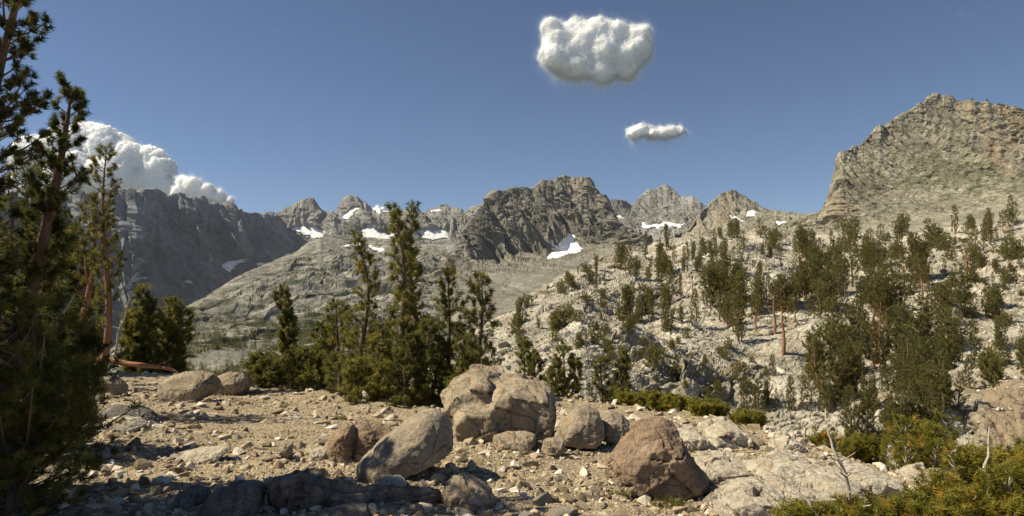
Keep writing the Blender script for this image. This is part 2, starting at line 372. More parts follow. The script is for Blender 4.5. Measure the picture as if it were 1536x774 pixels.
sheet("mountain_peak", [(px, [(1000, 420), (1450, 372), (1600, 350), (1680, 325), (D * .92, 300)]) for px, D in ((1015, 1700), (1100, 2000), (1180, 2050), (1320, 2000))],
      cone_crest, M['butte'], crag_disp(26, 6, 9, 2.0, 4, .6, 3.5, 5.5, lean=-.3, joint=.25), wts=[.2, .4, 1, 1, .6], seed=4, jag=2.0,
      attr=lambda P, N, px, py, S: {"stain": .6 * np.clip(fbm(np.stack([px / 20, py / 20, 0 * px], -1), 4) + .2, 0, 1) * (px < 1110), "veg": 0 * px},
      snow=[("slanting strip of snow on the tan cone shaped peak", [(1090, 321), (1100, 324), (1119, 331), (1113, 334), (1098, 329)]),
            ("small snow patch near the shoulder of the tan cone shaped peak", [(1117, 317), (1130, 318), (1134, 325), (1120, 326)]),
            ("low strip of snow showing just over the hillside pines in the saddle", [(1160, 334), (1182, 333), (1202, 337), (1206, 344), (1170, 345)])])
crag_crest = [(540, 560), (575, 525), (600, 488), (640, 436), (664, 404), (680, 385), (686, 368), (690, 360), (700, 345), (707, 334), (715, 325), (722, 308), (730, 299), (738, 292), (745, 290), (752, 286), (760, 287), (770, 284), (780, 286), (790, 284), (797, 289), (801, 283), (808, 276), (816, 275), (825, 271), (832, 272), (838, 268), (850, 267), (858, 269), (866, 266), (880, 268), (886, 274), (892, 290), (900, 296), (906, 303), (911, 312), (918, 325), (925, 336), (934, 344), (945, 350), (970, 362), (1010, 388), (1050, 420)]
sheet("rock_crag", [(540, [(560, 640), (700, 610), (820, 590), (900, 580), (950, 570), (1000, 560)]),
                    (640, [(520, 610), (760, 530), (1000, 480), (1200, 455), (1330, 445), (1380, 436)]),
                    (690, [(500, 600), (760, 510), (1100, 440), (1420, 396), (1460, 380), (1500, 360)]),
                    (750, [(480, 590), (760, 490), (1150, 425), (1500, 388), (1545, 345), (1610, 290)]),
                    (850, [(450, 540), (760, 455), (1200, 405), (1560, 378), (1610, 325), (1680, 267)]),
                    (910, [(450, 500), (760, 430), (1200, 390), (1520, 366), (1570, 342), (1620, 312)]),
                    (970, [(450, 470), (760, 420), (1100, 395), (1300, 380), (1400, 370), (1480, 362)]),
                    (1050, [(450, 480), (700, 455), (900, 440), (1100, 430), (1200, 425), (1260, 420)])],
      crag_crest, M['crag'], crag_disp(46, 30, 17, 8.0, 6, .9, 9.0, 2.2, lean=.42), wts=[.16, .2, .2, .7, 1.0, .5], seed=5, step=.7, jag=7,
      attr=lambda P, N, px, py, S: {"stain": .55 * np.clip(fbm(P / 130, 4) + .1, 0, 1)},
      snow=[("triangular white snowfield in the notch at the foot of the tall crag", [(818, 390), (830, 376), (841, 364), (850, 349), (864, 355), (876, 380), (852, 386), (830, 392)]),
            ("narrow snow streak just left of the triangular field under the tall crag", [(822, 356), (828, 362), (836, 372), (830, 376), (824, 366)])])
slope_crest = [(60, 600), (150, 535), (200, 505), (250, 480), (290, 456), (310, 446), (340, 426), (370, 409), (400, 398), (440, 380), (460, 366), (480, 356), (520, 353), (560, 357), (600, 362), (640, 368), (660, 372), (690, 376), (740, 395), (800, 420)]
def slope_disp(P, N, S, T, px, py):
    Q = P / 700.0 * 1000 / 1000
    a = ridged(np.stack([P[:, 0] + .5 * P[:, 1], P[:, 1] - .5 * P[:, 0], P[:, 2] * 1.5], 1) / np.array([420, 170, 170]), 4, .5) - .3
    b = ridged(P / np.array([60, 60, 40]), 2, .45) - .3
    wq = 40 * fbm(P / 150, 3); ua = P[:, 0] * .72 + P[:, 1] * .55 + wq; va = P[:, 1] * .6 - P[:, 0] * .6 + wq
    bl, _e = blocks(ua / 130, va / 48, 3); bs, _e = blocks(ua / 42, va / 17, 5)
    sc = np.clip(P[:, 1] / 1600, .25, 1.3)
    return N * ((28 * a + 5 * b + 4 * fbm(P / 70, 2) + 7.5 * np.clip(bl, -1.2, 1.2) + 2.2 * np.clip(bs, -1.2, 1.2)) * sc)[:, None]
sheet("mountain_slope", [(60, [(280, 700), (380, 660), (480, 640), (600, 620), (700, 610), (800, 600)]),
                         (200, [(300, 690), (430, 610), (560, 570), (700, 545), (900, 525), (1100, 505)]),
                         (290, [(300, 690), (480, 590), (700, 540), (950, 505), (1250, 480), (1600, 456)]),
                         (440, [(320, 680), (560, 575), (900, 510), (1400, 455), (2000, 415), (2700, 380)]),
                         (560, [(320, 670), (560, 570), (900, 500), (1500, 435), (2300, 390), (3300, 357)]),
                         (690, [(320, 660), (600, 560), (1000, 480), (1600, 425), (2300, 395), (3000, 376)]),
                         (800, [(320, 660), (600, 560), (1000, 500), (1500, 450), (1900, 430), (2300, 420)])],
      slope_crest, M['slope'], slope_disp, wts=[.6, .8, 1, 1, .6, .12], seed=6, step=.9, rowk=3.0, jag=.8,
      attr=lambda P, N, px, py, S: {"veg": np.clip((fbm(P / np.array([60, 40, 40]), 6, .8) * 1.25 + fbm(P / 260, 3) * .9 + np.clip((py - 455) / 130, -.45, .5) - .06) * 4.5, 0, .93)},
      snow=[("thin snow strip on the grey slope just below the snowfields", [(508, 371), (525, 366), (543, 364), (547, 368), (517, 375)]),
            ("slanting snow patch on the grey slope just left of the twin pines", [(552, 369), (566, 372), (578, 378), (574, 384), (562, 379)]),
            ("small snow patch on the grey slope beside the slender pine", [(546, 391), (561, 382), (560, 389), (550, 395)])])
butte_crest = [(1105, 390), (1150, 356), (1180, 338), (1205, 328), (1220, 324), (1236, 319), (1243, 304), (1249, 288), (1253, 268), (1256, 250), (1260, 232), (1265, 226), (1272, 225), (1280, 222), (1290, 221), (1294, 213), (1300, 209), (1308, 202), (1314, 195), (1321, 190), (1330, 190), (1336, 183), (1345, 179), (1352, 172), (1362, 172), (1372, 165), (1380, 158), (1388, 154), (1394, 148), (1401, 144), (1408, 147), (1416, 145), (1425, 149), (1434, 152), (1441, 157), (1450, 154), (1458, 149), (1466, 153), (1480, 151), (1492, 157), (1500, 159), (1510, 162), (1520, 163), (1536, 168), (1600, 172), (1700, 190), (1850, 220)]
def butte_attr(P, N, px, py, S):
    sx = 1448 + (py - 160) * .52 + 14 * fbm(np.stack([px / 60, py / 60, 0 * px], -1), 3)
    band = np.clip(1 - np.abs(px - sx) / (13 + (py - 150) * .06), 0, 1) * (py < 275)
    n = fbm(P / 40, 5, .6)
    low = np.clip(1 - np.hypot((px - 1262) / 40, (py - 300) / 45), 0, 1)
    st = np.clip(band * .75 * (.6 + n) + low * .7 * (.5 + n) + np.clip((px - 1470) / 80, 0, .5) * (py < 230) * (.6 + n), 0, .9)
    cx = np.exp(-((px - 1425) / 95) ** 2 - ((py - 262 - (px - 1425) * .1) / 30) ** 2)
    veg = np.clip((cx * 1.5 + fbm(np.stack([px / 16 + py / 30, py / 14, 0 * px], -1), 5, .65) * 1.0 + .25 * np.exp(-((py - 270) / 60) ** 2) - .9) * 2.0, 0, .5)
    return {"stain": st, "veg": veg}
sheet("rock_butte", [(1105, [(330, 440), (430, 420), (500, 405), (530, 398), (560, 394), (590, 390)]),
                     (1180, [(330, 420), (430, 390), (500, 368), (530, 358), (560, 348), (590, 338)]),
                     (1240, [(320, 420), (420, 372), (500, 352), (530, 338), (560, 328), (590, 319)]),
                     (1262, [(320, 415), (420, 368), (510, 345), (535, 310), (558, 262), (580, 226)]),
                     (1400, [(320, 410), (420, 352), (520, 322), (575, 262), (625, 205), (680, 144)]),
                     (1536, [(310, 400), (420, 335), (520, 300), (575, 255), (620, 212), (665, 168)]),
                     (1850, [(300, 420), (400, 350), (500, 310), (550, 270), (600, 240), (640, 220)])],
      butte_crest, M['butte'], ledge_disp(crag_disp(46, 17, 16, 5.0, 6, .8, 12.0, 6.6, lean=.35, joint=.3, warp=.5), 9, .0), wts=[.06, .12, .5, 1, 1, .7], seed=7, step=.7, rowk=1.5, jag=5, attr=butte_attr)

# ------------------------------------------------------------------ the granite hillside
hill_crest = [(560, 600), (620, 562), (660, 535), (700, 508), (740, 480), (780, 455), (830, 418), (870, 400), (900, 386), (950, 373), (1000, 362), (1050, 352), (1100, 350), (1150, 346), (1200, 352), (1250, 348), (1300, 345), (1350, 350), (1400, 346), (1450, 342), (1500, 336), (1536, 332), (1700, 320), (1850, 330)]
HC = [(560, [(48, 700), (70, 660), (90, 640), (110, 625), (130, 612), (150, 600)]),
      (700, [(45, 690), (62, 620), (80, 580), (100, 550), (125, 527), (150, 508)]),
      (780, [(40, 690), (55, 620), (72, 570), (95, 525), (130, 485), (165, 455)]),
      (870, [(38, 700), (52, 610), (68, 555), (95, 490), (140, 435), (200, 400)]),
      (950, [(40, 700), (55, 615), (72, 565), (105, 490), (160, 420), (240, 373)]),
      (1100, [(42, 740), (58, 640), (76, 590), (115, 500), (180, 415), (270, 350)]),
      (1250, [(40, 770), (60, 670), (85, 590), (125, 500), (190, 415), (290, 348)]),
      (1400, [(40, 750), (60, 655), (85, 575), (125, 480), (190, 405), (280, 346)]),
      (1536, [(40, 720), (60, 620), (85, 540), (125, 460), (180, 395), (250, 332)]),
      (1850, [(40, 680), (60, 580), (85, 500), (125, 440), (180, 375), (240, 330)])]
def hill_disp(P, N, S, T, px, py):
    x = P[:, 0] * .8 + P[:, 1] * .6; y = P[:, 1] * .8 - P[:, 0] * .6 + P[:, 2] * .9
    wx = fbm(P / 9, 3) * 2.2; wy = fbm(P / 9 + 40, 3) * 2.2
    soft = np.clip((fbm(P / 26 + 7, 3) + .35) * 1.6, .25, 1.15)
    soil = soil_mask(px, py); soft = soft * (1 - .45 * soil)
    h1, e1 = blocks((x + wx) / 8.5, (y + wy) / 3.6, 0); h2, e2 = blocks((x + wx) / 3.2, (y + wy) / 1.5, 9); h3, e3 = blocks(x / 1.3 + 3, y / .75, 20)
    d = 4.5 * fbm(P / 38, 3) + 2.2 * fbm(P / 13, 3) + soft * (.42 * h1 - .35 * np.clip(.12 - e1, 0, .12) / .12 + .3 * h2 - .22 * np.clip(.14 - e2, 0, .14) / .14 + .15 * h3) + .12 * fbm(P / .7, 3)
    oc = np.exp(-((px - 1035) / 75) ** 2 - ((py - 575) / 28) ** 2)
    d = d + oc * (1.2 + .8 * h1)
    return N * d[:, None]
def soil_mask(px, py):
    b = np.clip((px - 1450 + 25 * fbm(np.stack([px / 40, py / 25, 0 * px], -1), 3)) / 70, 0, 1) * np.clip((py - 585 + 25 * fbm(np.stack([px / 30 + 9, py / 30, 0 * px], -1), 3)) / 50, 0, 1) * np.clip(1 - (px - 1400 - (py - 560) * 1.6) / 9999, 0, 1)
    return np.clip(b * 1.4, 0, 1)
def hill_attr(P, N, px, py, S):
    oc = np.exp(-((px - 1040) / 90) ** 2 - ((py - 572) / 34) ** 2)
    n = fbm(P / 6, 5, .6)
    st = np.clip((oc * 1.6 + n * .7 - .45) * 2 + np.clip((n + fbm(P / 25 + 9, 3) - .55) * 1.5, 0, .45), 0, .85)
    return {"stain": st, "veg": np.clip(soil_mask(px, py) * 1.1 + np.clip((fbm(P / 18 + 3, 5, .6) - .35) * 2, 0, .6), 0, .92)}
sheet("granite_hillside", HC, hill_crest, M['granite'], hill_disp, wts=[1, 1, 1, 1, .9, .4], step=.62, jag=.8, attr=hill_attr, back=(.35, .5), seed=8)
HS, HT = SHEETS["granite_hillside"]
hq = HS[:, :-14].reshape(-1, 3); hx, hy = proj(hq); hd = hq[:, 1]
def hill_at(px, py):
    m = (np.abs(hx - px) < 1.4) & (np.abs(hy - py) < 1.4)
    if not m.any(): return None
    i = np.flatnonzero(m); return hq[i[np.argmin(hd[i])]]

# ------------------------------------------------------------------ the gravel knoll in front
EDGE = [(-900, 560), (0, 560), (150, 558), (260, 560), (380, 574), (460, 585), (560, 596), (700, 600), (860, 598), (960, 608), (1050, 622), (1150, 652), (1250, 690), (1340, 716), (1450, 730), (1536, 744), (1800, 800), (2500, 860)]
SL = .045
def gD(py): return CAMZ / ((np.asarray(py, float) - HORIZ) / F - SL)
EPX = np.array([e[0] for e in EDGE], float); ED = gD([e[1] for e in EDGE])
def zk(x, y, detail=True):
    x = np.asarray(x, float); y = np.asarray(y, float)
    px = 768 + F * x / np.maximum(y, .3); De = np.interp(px, EPX, ED)
    z = -SL * np.clip(y, -60, None); e = np.where(y > .3, y - De, 0)
    z = z - np.where(e > 0, .62 * e * e / (e + 1.5), 0)
    if detail:
        P = np.stack([x, y, 0 * x], -1).reshape(-1, 3)
        z = z + (.10 * fbm(P / 3.1, 3) + .035 * fbm(P / .7 + 5, 3) + .012 * fbm(P / .16 + 9, 3)).reshape(x.shape) * np.clip(np.hypot(x, y) / 3, .2, 1)
    return z
def gp(px, py, D=None):
    """point on the knoll under photo pixel px at the depth where flat ground shows at py"""
    D = gD(py) if D is None else D
    p = at(px, py, D); return np.array([p[0], D, float(zk(np.array([p[0]]), np.array([D]))[0])])
a1 = np.radians(np.concatenate([np.linspace(-180, -52, 60)[:-1], np.arange(-52, 52, .065), np.linspace(52, 180, 60)]))
r1 = np.concatenate([[0.3], np.geomspace(1.2, 4, 30)[:-1], np.geomspace(4, 32, 420)[:-1], np.geomspace(32, 70, 30)])
X = np.outer(np.sin(a1), r1); Y = np.outer(np.cos(a1), r1); Z = zk(X, Y)
KV = np.stack([X, Y, Z], -1)
g = NT("gravel_ground")
v_ = g.n("NewGeometry").outputs["Position"]
n1 = g.noise(v_, 1.3, 8, .6); n2 = g.noise(v_, 14, 8, .75); n3 = g.noise(v_, 70, 4, .7)
c = g.ramp(n1, [(.3, (.18, .135, .082)), (.46, (.30, .24, .15)), (.68, (.40, .33, .22))])
c = g.mix(1.0, c, g.ramp(n2, [(.3, .62), (.5, 1.0), (.7, 1.3)]), 'MULTIPLY')
vo = g.n("TexVoronoi", {"Vector": v_, "Scale": 38.0}); vo2 = g.n("TexVoronoi", {"Vector": v_, "Scale": 15.0})
sp = g.n("SeparateColor", {0: vo.outputs["Color"]}).outputs[0]
c = g.mix(g.ramp(sp, [(.55, 0.0), (.95, .75)]), c, (.52, .46, .36)); 
sp2 = g.n("SeparateColor", {0: vo.outputs["Color"]}).outputs[1]
c = g.mix(g.ramp(sp2, [(.72, 0.0), (.95, .8)]), c, (.16, .125, .085))
g.set("Base Color", c); g.set("Roughness", .95); g.set("Specular IOR Level", .15)
h = g.math('ADD', g.math('MULTIPLY', vo.outputs["Distance"], -1.0), g.math('MULTIPLY', n2, 1.2))
h = g.math('ADD', h, g.math('MULTIPLY', vo2.outputs["Distance"], -.9))
g.set("Normal", g.n("Bump", {"Height": h, "Strength": 1.0, "Distance": .03}).outputs[0]); M['gravel'] = g.m
tag(obj_np("ground", KV.reshape(-1, 3), grid_faces(len(a1), len(r1)), M['gravel'], smooth=True), kind='structure')

# ------------------------------------------------------------------ boulders
DG = None
def hull_into(bm, pts):
    vs = [bm.verts.new(Vector(p)) for p in pts]
    r = bmesh.ops.convex_hull(bm, input=vs)
    bad = [e for e in r['geom_interior'] if isinstance(e, bmesh.types.BMVert)] + [e for e in r['geom_unused'] if isinstance(e, bmesh.types.BMVert)]
    bmesh.ops.delete(bm, geom=list(set(bad)), context='VERTS')
def remeshed(bm, vox, smooth_it=6):
    """one closed skin round everything in bm, as numpy arrays"""
    me = bpy.data.meshes.new("tmp"); bm.to_mesh(me); bm.free()
    o = bpy.data.objects.new("tmp", me); COL.objects.link(o)
    md = o.modifiers.new("r", 'REMESH'); md.mode = 'VOXEL'; md.voxel_size = vox
    if smooth_it: ms = o.modifiers.new("s", 'SMOOTH'); ms.factor = .5; ms.iterations = smooth_it
    dg = bpy.context.evaluated_depsgraph_get(); dg.update(); e = o.evaluated_get(dg); m2 = e.to_mesh()
    n = len(m2.vertices); V = np.empty(n * 3, np.float32); m2.vertices.foreach_get("co", V)
    N = np.empty(n * 3, np.float32); m2.vertices.foreach_get("normal", N)
    Fc = np.array([list(p.vertices) if len(p.vertices) == 4 else list(p.vertices) + [p.vertices[-1]] for p in m2.polygons], np.int32)
    quad = Fc[:, 2] != Fc[:, 3]
    e.to_mesh_clear(); bpy.data.objects.remove(o); bpy.data.meshes.remove(me)
    return V.reshape(-1, 3).astype(float), N.reshape(-1, 3).astype(float), Fc[quad]
def b_rock(name, cols, sc, stain=None, lichen=None, bump=.05, crack=.1):
    return rock_mat(name, cols, sc, bump, sc * 9, crack, sc * 1.1, local=True, lichen=lichen)
M['b_grey'] = b_rock("grey_tan_boulder", ((.205, .175, .13), (.32, .27, .20), (.42, .36, .27)), 2.2, lichen=(.38, .24, .13))
M['b_tan'] = b_rock("tan_boulder", ((.235, .195, .145), (.335, .283, .21), (.43, .365, .275)), 2.5, lichen=(.25, .215, .175))
M['b_red'] = b_rock("rust_boulder", ((.20, .145, .10), (.33, .24, .165), (.42, .33, .24)), 3.2, lichen=(.40, .25, .145), bump=.06)
M['b_pale'] = b_rock("pale_stone", ((.36, .32, .25), (.50, .455, .37), (.64, .60, .51)), 3.0, lichen=(.40, .27, .165))
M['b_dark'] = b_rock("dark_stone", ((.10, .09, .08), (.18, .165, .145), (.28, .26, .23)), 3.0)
BN = [0]; BASES = []
def boulder(label, lobes, D, mat, th=.6, name="boulder", cat="boulder", amp=.035, facet=.05, front=.62, front_dz=-.12, sm=5, group=None, lean=0.0, vres=58, tb=.8):
    """lobes: outlines as seen in the photo, each at its own depth; every lobe is a solid of thickness th, all fused into one rock"""
    BN[0] += 1; rnd = np.random.RandomState(100 + BN[0]); bm = bmesh.new(); allp = []
    for lb in lobes:
        out, dd, t2 = (lb if isinstance(lb, tuple) else (lb, 0.0, th))
        O = np.array(out, float); C = O.mean(0); pts = []
        Wd = np.ptp(O[:, 0]) * D / F
        for (a, b) in out:
            pts.append(at(a, b, D + dd))
            fx = C + (np.array([a, b]) - C) * front; p = at(fx[0], fx[1], D + dd); p[1] -= t2 * (.75 + .2 * rnd.rand()); p[2] += front_dz * Wd; p[0] += lean * t2; pts.append(p)
            fx = C + (np.array([a, b]) - C) * tb; p = at(fx[0], fx[1], D + dd); p[1] += t2 * (.7 + .3 * rnd.rand()); pts.append(p)
            fx = C + (np.array([a, b]) - C) * .88; p = at(fx[0], fx[1], D + dd); p[1] -= t2 * .45; p[2] += front_dz * .25 * Wd; p[0] += lean * t2 * .4; pts.append(p)
        hull_into(bm, pts); allp += pts
    A = np.array(allp); ext = np.ptp(A, axis=0).max()
    V, N, Fc = remeshed(bm, ext / vres, sm)
    o3 = np.array([BN[0] * 7.7, 0, 0]); s = ext
    pl, ed = blocks((V[:, 0] + .6 * V[:, 1]) / (s * .33) + BN[0] * 3.1, (V[:, 2] - .5 * V[:, 1] + .2 * V[:, 0]) / (s * .25), BN[0] % 7)
    d = amp * s * (fbm(V / (s * .42) + o3, 4, .55) + .35 * fbm(V / (s * .09) + o3, 4, .6)) + facet * s * (.35 * pl - .5 * np.clip(.05 - ed, 0, .05) / .05)
    V = V + N * d[:, None]
    c = V.mean(0); c[2] = V[:, 2].min()
    o = obj_np(name, V - c, Fc, M[mat], smooth=True); o.location = c
    BASES.append((c[0], c[1], np.ptp(V[:, 0]) / 2, np.ptp(V[:, 1]) / 2))
    return tag(o, label, cat, group)

boulder("biggest boulder, a split grey rock with a rounded hump beside the dark pines",
        [([(660, 600), (664, 588), (680, 570), (700, 556), (718, 551), (735, 554), (748, 565), (752, 600), (745, 640), (735, 655), (695, 652), (668, 640)], .25, .75),
         ([(712, 640), (716, 596), (748, 566), (772, 563), (800, 566), (820, 573), (830, 582), (835, 600), (832, 625), (820, 650), (790, 658)], .0, .8),
         ([(676, 652), (678, 622), (695, 607), (722, 603), (742, 606), (750, 630), (748, 656), (715, 660)], -.5, .35)],
        gD(652), 'b_grey', .7, amp=.026, facet=.06, sm=1, vres=90, front=.8)
boulder("smooth tan boulder tilted up to one side, with a dark shadow on the gravel",
        [[(536, 722), (533, 712), (535, 698), (548, 680), (575, 655), (605, 633), (632, 617), (648, 613), (664, 618), (677, 635), (681, 655), (678, 676), (668, 688), (630, 702), (585, 712), (560, 722)]],
        gD(712), 'b_tan', .42, amp=.018, facet=.014, front=.55, front_dz=-.10, sm=8)
boulder("cracked rust brown rock leaning behind the smooth tilted boulder",
        [([(490, 672), (500, 650), (508, 637), (520, 633), (531, 636), (533, 655), (530, 690), (520, 712), (508, 708), (496, 690)], 0.0, .22),
         ([(527, 700), (533, 655), (536, 633), (552, 631), (572, 636), (590, 645), (580, 680), (555, 712), (535, 712)], .12, .22)],
        gD(690), 'b_red', .3, amp=.03, facet=.04, sm=2, cat="rock", name="cracked_rock")
boulder("big rust red boulder shaped like a rough pyramid near the pale slabs",
        [[(914, 694), (922, 676), (938, 658), (952, 640), (965, 632), (985, 630), (1003, 637), (1018, 652), (1030, 668), (1043, 688), (1058, 708), (1062, 724), (1056, 738), (1020, 743), (975, 738), (938, 732), (922, 712)]],
        gD(726), 'b_red', .45, amp=.034, facet=.085, front=.66, front_dz=-.08, sm=2, vres=80)
boulder("mottled grey brown wedge shaped boulder between the split boulder and the rust red one",
        [[(828, 660), (838, 640), (852, 622), (866, 609), (880, 607), (896, 616), (905, 632), (906, 655), (900, 668), (860, 668)]],
        gD(664), 'b_grey', .4, amp=.03, facet=.04, sm=3)
boulder("rounded tan boulder tucked behind the mottled wedge shaped one",
        [[(896, 632), (902, 620), (916, 616), (932, 621), (944, 634), (947, 648), (940, 664), (915, 667), (898, 658)]],
        gD(660), 'b_tan', .3, amp=.025, facet=.025)
boulder("low flat topped grey block lying in front of the split boulder",
        [[(738, 668), (740, 654), (760, 648), (790, 648), (803, 653), (804, 666), (790, 674), (755, 674)]],
        gD(668), 'b_grey', .3, amp=.02, facet=.04, sm=2, cat="rock", name="rock_block")
boulder("grey angular block standing beside the low flat topped one",
        [[(812, 676), (815, 660), (830, 656), (846, 660), (850, 674), (840, 684), (820, 684)]],
        gD(676), 'b_grey', .18, amp=.02, facet=.05, sm=2, cat="rock", name="rock_block")
boulder("pointed grey brown rock half in the shade at the bottom edge",
        [[(664, 748), (668, 726), (680, 715), (690, 714), (715, 722), (738, 732), (744, 748), (735, 762), (700, 768), (670, 764)]],
        gD(752), 'b_grey', .25, amp=.035, facet=.05, sm=3, cat="rock", name="rock")
boulder("pale layered stone lying below the smooth tilted boulder",
        [[(560, 736), (562, 722), (578, 714), (598, 714), (610, 722), (612, 734), (595, 740), (570, 742)]],
        gD(732), 'b_pale', .16, amp=.02, facet=.06, sm=2, cat="rock", name="rock")
boulder("flat topped grey boulder at the far side of the gravel near the fallen branch",
        [[(240, 586), (243, 572), (258, 562), (282, 557), (306, 557), (320, 563), (326, 576), (322, 590), (300, 600), (276, 607), (252, 602)]],
        gD(600), 'b_grey', .6, amp=.025, facet=.045, sm=2)
boulder("low brown boulder behind the flat topped one at the gravel's far side",
        [[(322, 582), (326, 566), (340, 558), (358, 558), (370, 566), (374, 580), (365, 592), (335, 594)]],
        gD(588), 'b_grey', .5, amp=.03, facet=.05, sm=2)
boulder("rounded grey boulder in the shade beneath the tall leaning pines",
        [[(132, 592), (136, 574), (150, 565), (168, 565), (180, 576), (182, 590), (170, 598), (145, 598)]],
        gD(595), 'b_grey', .5, amp=.025, facet=.03)
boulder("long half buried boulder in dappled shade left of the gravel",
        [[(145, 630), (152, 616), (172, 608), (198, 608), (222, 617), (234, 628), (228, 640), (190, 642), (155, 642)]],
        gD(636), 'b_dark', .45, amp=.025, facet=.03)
boulder("pale peach coloured flat rock in front of the long half buried boulder",
        [[(150, 640), (160, 628), (180, 624), (200, 627), (216, 638), (212, 646), (180, 648), (156, 647)]],
        gD(644), 'b_pale', .35, amp=.02, facet=.02)
boulder("bright white flat slab lying alone on the open gravel",
        [[(250, 692), (256, 682), (285, 679), (310, 672), (340, 669), (347, 674), (325, 684), (290, 692), (262, 697)]],
        gD(686), 'b_pale', .25, amp=.015, facet=.02, cat="rock", name="rock_slab", front=.8)
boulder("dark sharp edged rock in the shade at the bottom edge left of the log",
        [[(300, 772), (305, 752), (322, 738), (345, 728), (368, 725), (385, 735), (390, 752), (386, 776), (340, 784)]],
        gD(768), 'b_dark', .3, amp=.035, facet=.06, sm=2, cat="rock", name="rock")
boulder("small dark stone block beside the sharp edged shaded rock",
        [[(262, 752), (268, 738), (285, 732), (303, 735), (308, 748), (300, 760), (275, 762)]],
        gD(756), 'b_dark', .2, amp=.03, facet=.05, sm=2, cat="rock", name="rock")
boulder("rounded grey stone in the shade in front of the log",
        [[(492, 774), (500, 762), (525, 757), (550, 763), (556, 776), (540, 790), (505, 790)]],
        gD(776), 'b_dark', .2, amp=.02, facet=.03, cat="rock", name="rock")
boulder("little upright grey stone casting a shadow on the open gravel",
        [[(416, 688), (420, 672), (428, 664), (437, 666), (439, 680), (433, 690), (422, 692)]],
        gD(688), 'b_grey', .12, amp=.03, facet=.06, sm=1, cat="rock", name="rock")
boulder("low pale tan stone lying just above the log",
        [[(440, 722), (448, 712), (465, 706), (484, 706), (486, 716), (475, 724), (455, 726)]],
        gD(721), 'b_tan', .14, amp=.02, facet=.05, sm=2, cat="rock", name="rock")
boulder("peach stone with white markings in front of the cracked rust brown rock",
        [[(462, 690), (466, 677), (480, 670), (494, 672), (498, 684), (490, 692), (470, 694)]],
        gD(688), 'b_pale', .15, amp=.03, facet=.05, sm=2, cat="rock", name="rock")
# pale slabs along the knoll's edge
slabs = [("big pale slab along the knoll's edge, the farther of two broad layers", [(1126, 714), (1140, 702), (1165, 694), (1205, 691), (1245, 695), (1266, 702), (1270, 714), (1215, 722), (1150, 723)], 716, .6),
         ("pale slab running down toward the grey flat stone among the shrubs", [(1225, 724), (1240, 707), (1285, 702), (1318, 708), (1340, 718), (1345, 728), (1300, 736), (1250, 734)], 728, .5),
         ("broad pale slab layer with a dark hollow beneath its near side", [(1142, 748), (1152, 728), (1185, 720), (1230, 722), (1280, 730), (1296, 744), (1240, 754), (1175, 756)], 748, .45),
         ("pale orange topped block standing above the big pale slab", [(1156, 676), (1160, 658), (1178, 652), (1196, 657), (1204, 668), (1196, 678), (1172, 682)], 674, .35),
         ("knobbly cream coloured block beside the low green shrubs", [(1054, 664), (1058, 645), (1075, 632), (1100, 634), (1118, 645), (1120, 658), (1100, 668), (1070, 670)], 662, .5),
         ("long white slab lying between the rust red boulder and the knobbly block", [(1030, 700), (1045, 688), (1080, 684), (1120, 690), (1142, 700), (1120, 710), (1070, 712)], 702, .5),
         ("flat white slab behind the top of the rust red boulder", [(1010, 658), (1015, 648), (1040, 645), (1062, 654), (1080, 668), (1060, 676), (1030, 674)], 664, .45),
         ("tilted grey cream slab in the lower corner next to the yellowing shrubs", [(1070, 772), (1075, 745), (1105, 728), (1140, 726), (1170, 740), (1180, 765), (1150, 780), (1100, 784)], 762, .4),
         ("grey flat stone poking out among the yellowing shrubs", [(1368, 722), (1385, 710), (1410, 706), (1440, 714), (1452, 722), (1420, 730), (1385, 730)], 722, .4)]
for lab, o_, py_, t_ in slabs:
    boulder(lab, [o_], gD(py_), 'b_pale', t_, name="rock_slab", cat="rock slab", amp=.03, facet=.13, front=.8, front_dz=-.04, sm=1, vres=80)

# ------------------------------------------------------------------ stones: countable ones, then the gravel
def rock_proto(seed, sub=2, flat=.6):
    rnd = np.random.RandomState(seed); bm = bmesh.new()
    p = rnd.normal(size=(13, 3)); p /= np.linalg.norm(p, axis=1)[:, None]; p *= (.8 + .35 * rnd.rand(13))[:, None]; p[:, 2] *= flat; p[:, 1] *= .75
    hull_into(bm, p)
    if sub:
        bmesh.ops.bevel(bm, geom=list(bm.edges), offset=.07, segments=1, affect='EDGES', clamp_overlap=True)
    bmesh.ops.triangulate(bm, faces=list(bm.faces))
    me = bpy.data.meshes.new("t"); bm.to_mesh(me); bm.free()
    V = np.array([v.co[:] for v in me.vertices]); Fc = np.array([list(q.vertices) for q in me.polygons]); bpy.data.meshes.remove(me)
    return V, Fc
rnd = np.random.RandomState(5)
def rots(n, rnd, tilt=.35):
    a = rnd.rand(n) * 6.283; b = rnd.normal(size=n) * tilt
    ca, sa, cb, sb = np.cos(a), np.sin(a), np.cos(b), np.sin(b)
    Rm = np.zeros((n, 3, 3)); Rm[:, 0, 0] = ca; Rm[:, 0, 1] = -sa * cb; Rm[:, 0, 2] = sa * sb; Rm[:, 1, 0] = sa; Rm[:, 1, 1] = ca * cb; Rm[:, 1, 2] = -ca * sb; Rm[:, 2, 1] = sb; Rm[:, 2, 2] = cb
    return Rm
